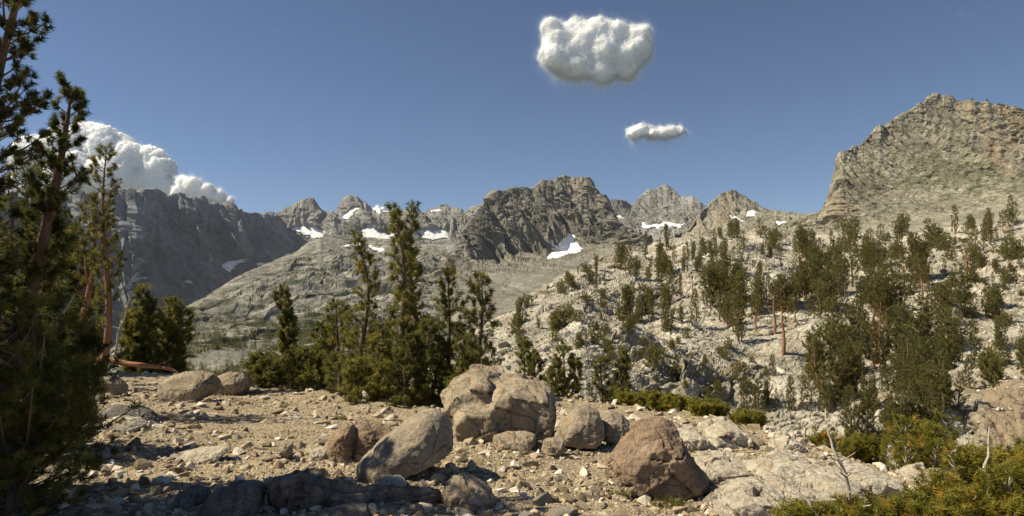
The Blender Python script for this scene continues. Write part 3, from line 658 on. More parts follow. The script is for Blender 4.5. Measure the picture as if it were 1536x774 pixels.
def scatter(name, protos, pos, size, mat, rnd, kind='stuff', tilt=.35):
    """one mesh of many loose rocks"""
    Vs, Fs, Ts = [], [], []; o = 0; which = rnd.randint(len(protos), size=len(pos))
    for k, (pv, pf) in enumerate(protos):
        ix = np.flatnonzero(which == k)
        if not len(ix): continue
        Rm = rots(len(ix), rnd, tilt); v = np.einsum('nij,vj->nvi', Rm, pv) * size[ix][:, None, None] + pos[ix][:, None, :]
        Vs.append(v.reshape(-1, 3)); Fs.append((pf[None] + (np.arange(len(ix)) * len(pv))[:, None, None] + o).reshape(-1, 3)); o += len(ix) * len(pv)
        Ts.append(np.repeat(rnd.rand(len(ix)), len(pv)))
    ob = obj_np(name, np.concatenate(Vs), np.concatenate(Fs), mat, attrs={"tone": np.concatenate(Ts)}); tag(ob, kind=kind); return ob
def pebble_mat(name, stops, sc):
    g = NT(name); a = g.n("Attribute", attribute_name="tone").outputs["Fac"]; v = g.n("NewGeometry").outputs["Position"]
    c = g.mix(1.0, g.ramp(a, stops), g.ramp(g.noise(v, sc, 6, .7), [(.3, .7), (.7, 1.25)]), 'MULTIPLY')
    g.set("Base Color", c); g.set("Roughness", .92); g.set("Specular IOR Level", .2)
    g.set("Normal", g.n("Bump", {"Height": g.noise(v, sc * 2, 8, .65), "Strength": .7, "Distance": .25 / sc}).outputs[0]); return g.m
M['pebble'] = pebble_mat("mixed_pebbles", [(0, (.15, .12, .09)), (.3, (.30, .235, .155)), (.65, (.40, .33, .235)), (.9, (.52, .47, .39)), (.97, (.60, .56, .50))], 9)
M['scree'] = pebble_mat("scree_rock", [(0, (.18, .16, .12)), (.4, (.33, .30, .235)), (1, (.52, .48, .40))], 1.2)
small = [rock_proto(s_, 0, .45 + .1 * (s_ % 3)) for s_ in range(6)]
big = [rock_proto(20 + s_, 1, .5 + .12 * (s_ % 3)) for s_ in range(6)]
def knoll_scatter(n, rnd, dmin, dmax, k=1.0):
    u = rnd.rand(n); D = dmin * (dmax / dmin) ** u; px = rnd.uniform(-150, 1700, n); De = np.interp(px, EPX, ED)
    x = (px - 768) / F * D; ok = D < De + .6; x, D = x[ok], D[ok]
    dens = fbm(np.stack([x / 2.2, D / 2.2, 0 * x], -1), 3); ok = dens + rnd.rand(len(x)) * 1.4 > .35
    x, D = x[ok], D[ok]
    return np.stack([x, D, zk(x, D)], -1)
ps = knoll_scatter(42000, rnd, 4.3, 30)
sz = np.clip(.012 * (1 - rnd.rand(len(ps))) ** -.68, .012, .11) * (.75 + ps[:, 1] / 26)
ex = []
for (bx, by, ax, ay) in BASES:
    n_ = int(70 + 130 * ax); a_ = rnd.rand(n_) * 6.283; k_ = 1 + np.abs(rnd.normal(size=n_)) * .16; x_ = bx + np.cos(a_) * ax * k_; y_ = by + np.sin(a_) * ay * k_; ex.append(np.stack([x_, y_, zk(x_, y_)], -1))
ex = np.concatenate(ex); ps = np.concatenate([ps, ex]); sz = np.concatenate([sz, .018 + .04 * rnd.rand(len(ex)) ** 2])
ps[:, 2] += sz * .15
scatter("gravel", small, ps, sz, M['pebble'], rnd)
# larger stones, each one a thing
protos = []
for k, (mt, fl) in enumerate((('b_pale', .4), ('b_grey', .55), ('b_tan', .5), ('b_dark', .5), ('b_pale', .6), ('b_grey', .35))):
    v, f = rock_proto(60 + k, 1, fl); protos.append(mesh_np("stone", v, f, M[mt]))
zone = ((lambda px, py: py > 715, "in the shade and gravel along the bottom edge"), (lambda px, py: px < 420, "on the open gravel left of the smooth tilted boulder"),
        (lambda px, py: px < 700, "on the gravel behind the smooth tilted boulder"), (lambda px, py: px < 910, "on the gravel between the tilted and the rust red boulders"), (lambda px, py: True, "beside the pale slabs along the knoll's edge"))
kinds = ("flat pale stone", "angular grey stone", "tan stone", "dark stone", "chunky pale stone", "thin grey stone")
n = 0
for t in range(4000):
    if n >= 235: break
    px = rnd.uniform(60, 1345); py = 585 + (rnd.rand() ** 1.1) * 190
    if rnd.rand() < .48: px = rnd.uniform(760, 1330); py = rnd.uniform(640, 774)
    if py < np.interp(px, EPX, [e[1] for e in EDGE]) + 6: continue
    if 1180 < px and py > 730: continue
    D = gD(py); p = gp(px, py, D); k = rnd.randint(6); s_ = (.035 + .10 * rnd.rand() ** 2.6) * (1.0 if D < 10 else 1.35)
    if px > 780 and rnd.rand() < .6: s_ *= 1.35 + .5 * rnd.rand(); k = rnd.choice([0, 1, 4])
    o = link(bpy.data.objects.new("stone", protos[k])); o.location = p + np.array([0, 0, s_ * .16]); o.scale = (s_, s_, s_); o.rotation_euler = (rnd.normal() * .15, rnd.normal() * .15, rnd.rand() * 6.28)
    zn = [z for fz, z in zone if fz(px, py)][0]
    tag(o, "small " + kinds[k] + " lying " + zn, "stone", "small " + kinds[k] + "s " + zn); n += 1
# scree on the hillside
pick = np.flatnonzero((hy < 700) & (hx > 560) & (hx < 1620) & (hd < 300)); wgt = (hd[pick] / 80.0) ** .2
dn = fbm(hq[pick] / 11 + 3, 4); wgt = np.clip(dn + .45, .03, None) * (1 - soil_mask(hx[pick], hy[pick]) * .85)
sel = rnd.choice(pick, 15000, p=wgt / wgt.sum())
sz = np.clip(.14 * (1 - rnd.rand(len(sel))) ** -.45, .14, 1.2) * np.clip(hd[sel] / 90, .5, 2.0)
scatter("scree", big[:3] + small[:3], hq[sel] + np.stack([rnd.normal(size=len(sel)) * .2, rnd.normal(size=len(sel)) * .2, -sz * .05], -1), sz, M['scree'], rnd, tilt=.5)

# ------------------------------------------------------------------ trees
def tube(pts, rad, seg=6):
    """tapered tube along a polyline: (verts, quads)"""
    pts = np.asarray(pts, float); n = len(pts); t = np.gradient(pts, axis=0); t /= np.linalg.norm(t, axis=1)[:, None] + 1e-9
    ref = np.where(np.abs(t[:, 2:3]) > .9, np.array([[1., 0, 0]]), np.array([[0, 0, 1.]])); a = np.cross(t, ref); a /= np.linalg.norm(a, axis=1)[:, None] + 1e-9; b = np.cross(t, a)
    th = np.linspace(0, 2 * np.pi, seg, endpoint=False)
    V = pts[:, None] + (a[:, None] * np.cos(th)[None, :, None] + b[:, None] * np.sin(th)[None, :, None]) * np.asarray(rad, float)[:, None, None]
    i = np.arange(n * seg).reshape(n, seg); j = np.roll(i, -1, 1)
    return V.reshape(-1, 3), np.stack([i[:-1], j[:-1], j[1:], i[1:]], -1).reshape(-1, 4)
class Mesh:
    def __init__(s): s.V, s.F, s.A, s.n = [], [], [], 0
    def add(s, V, F, A=None): s.V.append(V); s.F.append(F + s.n); s.A.append(np.zeros(len(V)) if A is None else A); s.n += len(V)
    def get(s): return np.concatenate(s.V), np.concatenate(s.F), np.concatenate(s.A)
def needles(pos, dirs, L, tone, rnd, per, nl, nw, spread=1.0):
    """bottlebrush tufts: per needles round a twig of length L at each pos"""
    k = len(pos); n = k * per; P = np.repeat(pos, per, 0); Dv = np.repeat(dirs, per, 0); Ls = np.repeat(L, per); T = np.repeat(tone, per)
    b = P + Dv * (Ls * rnd.rand(n))[:, None]
    q = rnd.normal(size=(n, 3)); q -= Dv * (q * Dv).sum(1)[:, None]; q /= np.linalg.norm(q, axis=1)[:, None] + 1e-9
    nd = Dv * (.25 + .6 * rnd.rand(n))[:, None] + q * spread; nd /= np.linalg.norm(nd, axis=1)[:, None]
    sd_ = np.cross(nd, rnd.normal(size=(n, 3))); sd_ /= np.linalg.norm(sd_, axis=1)[:, None] + 1e-9
    l = nl * (.7 + .6 * rnd.rand(n)); w_ = nw * (.7 + .6 * rnd.rand(n))
    V = np.stack([b - sd_ * w_[:, None] / 2, b + sd_ * w_[:, None] / 2, b + nd * l[:, None]], 1)
    T = np.where(T > .95, 1.0, np.clip(T + rnd.normal(size=n) * .06, 0, .88))
    return V.reshape(-1, 3), np.arange(n * 3).reshape(n, 3), np.repeat(T, 3)
def stem_line(base, top, rnd, wob=.03, n=14):
    t = np.linspace(0, 1, n)[:, None]; H = np.linalg.norm(top - base)
    L = base * (1 - t) + top * t; w1 = rnd.normal(size=3) * wob * H; w2 = rnd.normal(size=3) * wob * H * .5; w1[2] = w2[2] = 0
    return L + np.sin(t * np.pi) * w1 + np.sin(t * 2 * np.pi) * w2
def conifer(seed, stems, per=16, nl=.13, nw=.02, tuft=.22, nbr=60, ntuft=5, seg=6, spread=1.0, gap=.25, brown=.02, bare=.12, up=.35, tone0=.45, prof=None, droop=0.0, rtrunk=.022, dead=.25, thick=1.0):
    """stems: list of (base xyz, top xyz, crown radius). Returns (trunk mesh, foliage mesh) arrays."""
    rnd = np.random.RandomState(seed); W_, L_ = Mesh(), Mesh(); TP, TD, TL, TT = [], [], [], []
    for (b, tp, R_) in stems:
        b, tp = np.array(b, float), np.array(tp, float); H = np.linalg.norm(tp - b); line = stem_line(b, tp, rnd)
        t = np.linspace(0, 1, len(line)); W_.add(*tube(line, rtrunk * H * thick * (1 - t) ** .8 + .006 + .010 * H * thick * np.exp(-t * 18), seg + 2))
        az0 = rnd.rand() * 6.28; lobe = rnd.rand(5) * 6.28
        nb = int(nbr * (.85 + .3 * rnd.rand()))
        for k in range(nb):
            u = bare + (1 - bare) * (k + rnd.rand()) / nb; az = az0 + k * 2.4 + rnd.normal() * .5
            pr = (1 - u) ** .75 * (.55 + .45 * min(1, (u - bare) / .18 + .35)) if prof is None else float(np.interp(u, *prof))
            if rnd.rand() < gap * (1 - .6 * u): pr *= .45
            ln = R_ * pr * (.65 + .5 * rnd.rand()) * (1 + .22 * math.cos(az - lobe[0]) + .2 * math.sin(3 * u * 6.28 + lobe[1])) + .05 * R_
            i = u * (len(line) - 1); i0 = min(int(i), len(line) - 2); o = line[i0] + (line[i0 + 1] - line[i0]) * (i - i0)
            el = up * (.4 + u) + rnd.normal() * .18 - droop * (1 - u)
            d0 = np.array([math.cos(az), math.sin(az), math.tan(el * .6)]); d0 /= np.linalg.norm(d0)
            s = np.linspace(0, 1, 5)[:, None]; c = o + d0 * ln * s + np.array([0, 0, 1]) * (s ** 2.2) * ln * (.28 + .25 * u) + rnd.normal(size=3) * s * ln * .06
            W_.add(*tube(c, (.010 * ln + .0035 * thick) * np.linspace(1, .35, 5) + .002 * H * .3, 4))
            if u < bare + dead * .4 and rnd.rand() < dead: continue
            m = max(2, int(ntuft * (.5 + ln / R_)))
            for q in range(m):
                f = .5 + .5 * (q + rnd.rand()) / m if q else 1.0
                j = f * 4; j0 = min(int(j), 3); p = c[j0] + (c[j0 + 1] - c[j0]) * (j - j0)
                sd_ = rnd.normal(size=3) * (.24 * ln * (1.1 - .5 * f)); sd_[2] *= .55
                dirv = d0 * .8 + np.array([0, 0, .55 + .5 * u]) + rnd.normal(size=3) * .45
                TP.append(p + sd_ * (0 if q == 0 else .6)); TD.append(dirv / np.linalg.norm(dirv)); TL.append(tuft * (.6 + .7 * rnd.rand()))
                TT.append(1.0 if rnd.rand() < brown else np.clip(tone0 + .22 * rnd.normal(), 0, .88))
    V, Fc, T = needles(np.array(TP), np.array(TD), np.array(TL), np.array(TT), rnd, per, nl, nw, spread); L_.add(V, Fc, T)
    return W_.get(), L_.get()
def make_pine(parts, loc, label, cat="pine", name="pine_tree", group=None, bark='bark', leaf='needles', rz=0.0, sc=1.0, crown="crown"):
    (tv, tf, _), (lv, lf, lt) = parts; r = empty(name, loc, rz, sc); tag(r, label, cat, group)
    obj_np("trunk", tv, tf, M[bark], r, smooth=True); obj_np(crown, lv, lf, M[leaf], r, attrs={"tone": lt}); return r
def stems_px(base, list_):
    """stems given by their tops as seen in the photo: (top px, top py, crown radius px[, base px]) at the base point's depth -> local"""
    out = []
    for s_ in list_:
        tp = at(s_[0], s_[1], base[1]) - base; bx = (s_[3] - (768 + F * base[0] / base[1])) / F * base[1] if len(s_) > 3 else 0.0
        out.append(((bx, 0, -.15), tuple(tp), s_[2] / F * base[1]))
    return out
SLIM = ([0, .1, .25, .4, .55, .7, .85, 1], [.5, .95, 1, .75, .62, .55, .42, .12])
SPIRE = ([0, .1, .3, .5, .7, .9, 1], [.8, 1, .95, .8, .62, .4, .1])
COLUMN = ([0, .15, .4, .6, .8, .95, 1], [.5, .8, .9, .9, 1, .7, .2])
# pines in front of the view, standing on the gravel's far edge
def near_pine(px, D, stems, label, seed, group="pines along the gravel's far edge", **k):
    x = (px - 768) / F * D; base = np.array([x, D, float(zk(np.array([x]), np.array([D]))[0])])
    kw = dict(per=34, nl=.10, nw=.017, tuft=.15, nbr=60, ntuft=4); bark = k.pop('bark', 'bark'); leaf = k.pop('leaf', 'needles'); kw.update(k)
    return make_pine(conifer(seed, stems_px(base, stems), **kw), base, label, group=group, bark=bark, leaf=leaf)
near_pine(596, 16.4, [(590, 316, 27)], "tall pine, the left one of the tall twin pines, thickly leaved and yellow green", 1, prof=SLIM, nbr=125, ntuft=4, bare=.08, tone0=.55, gap=.35)
near_pine(628, 17.0, [(622, 309, 21)], "tall pine, the darker right one of the twin pines with its trunk showing between tufts", 2, prof=SLIM, nbr=105, ntuft=4, bare=.12, tone0=.36, gap=.45)
near_pine(540, 17.5, [(532, 352, 27)], "slender pine with a narrow spire and bare gaps, left of the twin pines", 3, prof=SLIM, nbr=80, ntuft=4, bare=.2, tone0=.55, gap=.5)
near_pine(512, 18.5, [(505, 455, 26)], "short bushy pine at the foot of the slender spire", 4, prof=SPIRE, nbr=80, bare=.03)
near_pine(672, 17.5, [(671, 408, 29)], "young pine with a pointed crown standing just right of the twin pines", 5, prof=SPIRE, nbr=75, ntuft=4, bare=.05, tone0=.5)
near_pine(722, 17.0, [(722, 418, 30)], "cone shaped green pine rising behind the split boulder", 6, prof=SPIRE, nbr=85, ntuft=4, bare=.04, tone0=.54)
near_pine(428, 24, [(424, 432, 11), (432, 470, 10)], "narrow pine with a thick reddish trunk at the gravel's far edge", 7, prof=COLUMN, nbr=80, ntuft=4, bare=.32, bark='bark_red', tone0=.42, rtrunk=.035, nw=.022)
near_pine(484, 22, [(480, 486, 18), (497, 482, 13)], "low twin stemmed pine between the reddish trunk and the slender spire", 8, prof=SPIRE, nbr=70, ntuft=5, bare=.03, nw=.02)
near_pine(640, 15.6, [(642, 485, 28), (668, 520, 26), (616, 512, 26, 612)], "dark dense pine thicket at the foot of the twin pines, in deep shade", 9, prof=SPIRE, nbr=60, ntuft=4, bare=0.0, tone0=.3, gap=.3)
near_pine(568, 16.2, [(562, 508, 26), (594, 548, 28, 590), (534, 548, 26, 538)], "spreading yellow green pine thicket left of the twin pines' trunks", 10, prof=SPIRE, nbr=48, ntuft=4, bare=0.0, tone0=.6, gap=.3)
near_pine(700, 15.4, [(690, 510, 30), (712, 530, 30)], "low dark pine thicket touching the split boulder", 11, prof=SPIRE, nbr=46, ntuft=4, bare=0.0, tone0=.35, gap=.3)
near_pine(215, 30, [(212, 434, 20), (230, 455, 17), (196, 470, 17)], "bushy many stemmed pine at the left end of the gravel's far edge", 12, prof=SPIRE, nbr=80, ntuft=5, bare=.03, tone0=.45, nw=.028, nl=.15, tuft=.25)
near_pine(265, 31, [(262, 454, 17), (276, 470, 14), (248, 480, 14)], "bushy rounded pine just beside the flat topped boulder at the gravel's far edge", 13, prof=COLUMN, nbr=80, ntuft=5, bare=.03, tone0=.4, nw=.028, nl=.15, tuft=.25)
near_pine(405, 21, [(385, 538, 26), (420, 543, 25)], "low spreading pine bush at the foot of the reddish trunk", 14, prof=SPIRE, nbr=60, ntuft=5, bare=0, tone0=.4, nw=.02)
near_pine(468, 19.5, [(450, 530, 30), (492, 538, 28)], "low spreading pine bush between the reddish trunk and the yellow green thicket", 15, prof=SPIRE, nbr=70, ntuft=5, bare=0, tone0=.42, nw=.02)
near_pine(790, 22, [(785, 515, 24), (800, 530, 20)], "small pale green pine just above the split boulder", 16, prof=SPIRE, nbr=70, ntuft=5, bare=0, tone0=.55, nw=.022)
near_pine(850, 21, [(846, 520, 26), (862, 540, 24), (832, 545, 22)], "bushy pine with several leaders right of the split boulder", 17, prof=SPIRE, nbr=60, ntuft=5, bare=0, tone0=.5, nw=.022)
near_pine(912, 22, [(900, 540, 26), (930, 545, 28), (938, 528, 12)], "rounded pine bush behind the mottled wedge shaped boulder", 18, prof=SPIRE, nbr=60, ntuft=5, bare=0, tone0=.45, nw=.022, brown=.10)
# the dark group on the left
LG = "dark pines crowding the left of the view"
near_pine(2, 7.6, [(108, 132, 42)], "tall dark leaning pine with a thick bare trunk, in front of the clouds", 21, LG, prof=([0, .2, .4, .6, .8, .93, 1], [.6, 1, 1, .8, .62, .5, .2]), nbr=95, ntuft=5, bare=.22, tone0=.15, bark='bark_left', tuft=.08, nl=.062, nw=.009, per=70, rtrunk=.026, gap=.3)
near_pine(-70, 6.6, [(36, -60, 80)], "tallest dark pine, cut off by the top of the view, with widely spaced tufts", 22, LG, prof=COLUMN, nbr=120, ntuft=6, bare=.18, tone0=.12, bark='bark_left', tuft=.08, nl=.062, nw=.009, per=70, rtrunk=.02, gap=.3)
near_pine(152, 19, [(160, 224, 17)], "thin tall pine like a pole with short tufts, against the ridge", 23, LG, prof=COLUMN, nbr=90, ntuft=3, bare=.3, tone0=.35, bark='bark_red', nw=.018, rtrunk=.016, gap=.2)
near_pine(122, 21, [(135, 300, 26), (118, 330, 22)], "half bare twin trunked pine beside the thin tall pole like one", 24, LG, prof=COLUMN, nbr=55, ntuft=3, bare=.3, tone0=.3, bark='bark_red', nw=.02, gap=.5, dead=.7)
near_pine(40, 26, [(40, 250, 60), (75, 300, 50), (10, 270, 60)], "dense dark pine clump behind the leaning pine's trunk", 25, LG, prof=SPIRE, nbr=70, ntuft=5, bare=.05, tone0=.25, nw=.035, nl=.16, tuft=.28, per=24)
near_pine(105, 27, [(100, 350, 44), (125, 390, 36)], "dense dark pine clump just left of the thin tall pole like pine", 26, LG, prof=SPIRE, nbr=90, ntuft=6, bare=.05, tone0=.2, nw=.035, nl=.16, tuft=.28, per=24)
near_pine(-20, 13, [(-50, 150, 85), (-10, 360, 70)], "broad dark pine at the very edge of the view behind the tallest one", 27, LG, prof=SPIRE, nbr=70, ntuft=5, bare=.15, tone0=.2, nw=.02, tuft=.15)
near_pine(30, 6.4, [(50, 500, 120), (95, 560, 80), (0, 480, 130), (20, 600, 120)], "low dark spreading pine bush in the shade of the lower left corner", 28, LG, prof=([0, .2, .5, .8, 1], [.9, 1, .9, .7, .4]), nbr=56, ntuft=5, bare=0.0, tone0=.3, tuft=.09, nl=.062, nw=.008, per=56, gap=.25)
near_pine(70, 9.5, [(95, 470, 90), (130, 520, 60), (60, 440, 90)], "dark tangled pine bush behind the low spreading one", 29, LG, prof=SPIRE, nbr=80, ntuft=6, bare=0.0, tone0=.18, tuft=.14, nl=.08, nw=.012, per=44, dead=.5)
# more pines of the same stand, outside the photo on the sun's side, that shade the near ground
for k, (x, y, h) in enumerate(((-6.5, 6.2, 6.4), (-7.6, 6.8, 7.2), (-8.7, 6.1, 7.8), (-9.8, 6.6, 8.4))):
    b = np.array([x, y, float(zk(np.array([x]), np.array([y]))[0])])
    make_pine(conifer(40 + k, [((0, 0, -.1), (-.2, 0, h), 1.0), ((-.3, -.3, -.1), (-.6, -.4, h * .75), .9)], per=26, nl=.12, nw=.028, tuft=.2, nbr=110, ntuft=6, prof=SPIRE, bare=.05), b, "pine beside the viewer just outside the left edge of the photo", group="pines shading the near ground")

# low shrubs and grass
def shrub(px, py, wpx, hpx, label, seed, D=None, group=None, **k):
    D = gD(py) if D is None else D; x = (px - 768) / F * D; base = np.array([x, D, float(zk(np.array([x]), np.array([D]))[0])]); rnd = np.random.RandomState(seed)
    Rm, H = wpx / F * D / 2, hpx / F * D; st = []
    for q in range(k.pop('n', 9)):
        a = rnd.rand() * 6.28; r = Rm * math.sqrt(rnd.rand()) * .8; b = (r * math.cos(a), r * math.sin(a) * .7, -.05)
        st.append((b, (b[0] * 1.25 + rnd.normal() * .1 * Rm, b[1] * 1.2, H * (.55 + .5 * rnd.rand())), max(.35 * Rm, .1)))
    kw = dict(per=34, nl=.055, nw=.009, tuft=.09, nbr=26, ntuft=4, bare=.05, up=.7, tone0=.5, prof=([0, .3, .7, 1], [.8, 1, .8, .4]), brown=.02); leaf = k.pop('leaf', 'needles_shrub'); kw.update(k)
    return make_pine(conifer(seed, st, **kw), base, label, "shrub", "shrub", group, leaf=leaf, bark='deadwood', crown="foliage")
for k, (px, py, w_, h_, lab) in enumerate(((948, 630, 56, 13, "low green shrub in front of the rocky olive outcrop, nearest the rounded bush"),
        (1003, 636, 62, 17, "wide low green shrub right behind the peak of the rust red boulder"), (1064, 646, 62, 15, "low green shrub between the rust red boulder's top and the knobbly block"), (1120, 656, 56, 13, "low green shrub just beyond the knobbly cream block"))):
    shrub(px, py, w_, h_, lab, 300 + k, D=float(np.interp(px, EPX, ED)) + .3, tone0=.74, group="low green shrubs along the knoll's edge", n=9, nw=.012, nl=.055, tuft=.07)
for k, (px, py, D, w_, h_, lab) in enumerate(((1215, 800, 5.0, 90, 62, "yellowing shrub at the lower edge in front of the big pale slab"), (1300, 800, 5.0, 120, 72, "yellow green shrub with orange tufts around the bleached dead stem"), (1395, 795, 5.2, 130, 82, "thick yellow green shrub beside the grey flat stone"),
        (1505, 800, 5.0, 150, 120, "tall yellow green shrub in the lower right corner"), (1350, 740, 9.0, 120, 88, "tall olive pine shrub beyond the end of the big pale slab"), (1262, 705, 10.0, 80, 46, "olive shrub growing just over the knoll's edge behind the bleached stem"), (1470, 745, 7.0, 120, 62, "yellow green shrub behind the grey flat stone"), (1575, 740, 6.6, 110, 90, "shrub running out of the photo at the right edge"))):
    shrub(px, py, w_, h_, lab, 320 + k, D=D, tone0=.64, brown=.09, n=12, nbr=24, per=36, nl=.055, nw=.008, ntuft=3, dead=.5, group="yellowing pine shrubs in the near corner")
def blades(name, px, py, wpx, hpx, label, seed):
    rnd = np.random.RandomState(seed); b = gp(px, py); D = b[1]; n = 260; r = wpx / F * D / 2
    a = rnd.rand(n) * 6.28; q = r * np.sqrt(rnd.rand(n)); pos = np.stack([q * np.cos(a), q * np.sin(a) * .6, 0 * q - .01], 1)
    d = rnd.normal(size=(n, 3)) * .35 + np.stack([np.cos(a) * .3, np.sin(a) * .3, 1 + 0 * a], 1); d /= np.linalg.norm(d, axis=1)[:, None]
    l = hpx / F * D * (.5 + .6 * rnd.rand(n)); s_ = np.cross(d, rnd.normal(size=(n, 3))); s_ /= np.linalg.norm(s_, axis=1)[:, None]
    V = np.stack([pos - s_ * .005, pos + s_ * .005, pos + d * l[:, None]], 1).reshape(-1, 3)
    o = obj_np(name, V, np.arange(3 * n).reshape(n, 3), M['grass'], attrs={"tone": np.repeat(rnd.rand(n) * .9, 3)}); o.location = b; return tag(o, label, "grass tuft")
blades("grass_tuft", 928, 735, 30, 16, "green grass tuft on the gravel just left of the rust red boulder's foot", 1)
blades("grass_tuft", 1005, 744, 50, 18, "dry olive grass tuft at the foot of the rust red boulder", 2)
blades("grass_tuft", 1095, 666, 60, 14, "grass tuft under the knobbly cream block", 3)
blades("grass_tuft", 508, 626, 24, 9, "small green grass tuft alone on the gravel behind the cracked rock", 4)
blades("grass_tuft", 778, 716, 14, 9, "tiny green grass tuft alone on the open gravel near the split boulder", 5)
blades("grass_tuft", 362, 585, 18, 14, "yellowish grass tuft beside the low brown boulder", 6)

# ------------------------------------------------------------------ the hillside pines
FP = []
def fp(seed, stems, **k):
    kw = dict(per=11, nl=.26, nw=.085, tuft=.38, nbr=60, ntuft=5, seg=4, leaf='needles_far'); kw.update(k); leaf = kw.pop('leaf'); bark = kw.pop('bark', 'bark')
    (tv, tf, _), (lv, lf, lt) = conifer(seed, stems, **kw)
    FP.append((mesh_np("trunk", tv, tf, M[bark], smooth=True), mesh_np("crown", lv, lf, M[leaf], attrs={"tone": lt})))
fp(501, [((0, 0, -.5), (.2, 0, 8), 1.15)], prof=SPIRE, tone0=.58)
fp(502, [((0, 0, -.5), (-.2, 0, 8), .85)], prof=SLIM, bare=.15, tone0=.5)
fp(503, [((-.5, 0, -.5), (-.9, 0, 7.2), .9), ((.4, .2, -.5), (.7, 0, 8), .95), ((0, -.3, -.5), (.1, -.6, 6), .9)], prof=COLUMN, nbr=44, bare=.14, tone0=.5)
fp(504, [((0, 0, -.5), (0, 0, 8), 1.7)], prof=([0, .2, .45, .7, .9, 1], [.5, .9, 1, .85, .5, .15]), nbr=80, bare=.1, tone0=.5)
fp(505, [((-.6, 0, -.5), (-1.4, 0, 7), 1.2), ((.5, .2, -.5), (1.2, .2, 7.6), 1.3), ((0, -.3, -.5), (0, -.8, 8), 1.2), ((.3, .5, -.5), (.4, 1.2, 6.2), 1.2)], prof=COLUMN, nbr=40, bare=.18, tone0=.36, bark='bark_red')
fp(506, [((0, 0, -.5), (.5, .2, 8), 1.3)], prof=COLUMN, nbr=55, bare=.34, tone0=.42, bark='bark_red', rtrunk=.03)
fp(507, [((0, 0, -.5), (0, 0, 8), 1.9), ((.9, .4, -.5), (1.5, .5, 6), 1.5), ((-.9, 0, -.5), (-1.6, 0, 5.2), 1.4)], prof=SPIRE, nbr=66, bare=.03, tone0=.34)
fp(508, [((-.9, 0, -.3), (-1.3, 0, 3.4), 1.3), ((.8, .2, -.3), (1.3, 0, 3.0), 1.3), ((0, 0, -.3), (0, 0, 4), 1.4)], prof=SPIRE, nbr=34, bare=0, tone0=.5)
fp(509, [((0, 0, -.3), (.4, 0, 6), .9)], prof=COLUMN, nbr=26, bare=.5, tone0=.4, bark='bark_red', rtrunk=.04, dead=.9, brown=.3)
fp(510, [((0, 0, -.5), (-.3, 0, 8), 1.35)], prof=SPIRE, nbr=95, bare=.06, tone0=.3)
HG = 0.0
def hill_tree(px, py, hpx, kind, rnd, label, group, cat="pine", name="pine_tree", wide=1.0):
    p = hill_at(px, py)
    if p is None: return False
    H = (8.0 if kind != 7 else 4.0) if kind != 8 else 6.0
    s_ = hpx / F * p[1] / H; t, c = FP[kind]; name = 'pine_shrub' if kind == 7 else name; cat = 'pine shrub' if kind == 7 else cat; r = empty(name, p - np.array([0, 0, .15 * s_]), rnd.rand() * 6.28); r.scale = (s_ * wide, s_ * wide, s_); tag(r, label, cat, group)
    for me, nm in ((t, "trunk"), (c, "crown")): link(bpy.data.objects.new(nm, me), r)
    return True
rnd = np.random.RandomState(77); cnt = 0
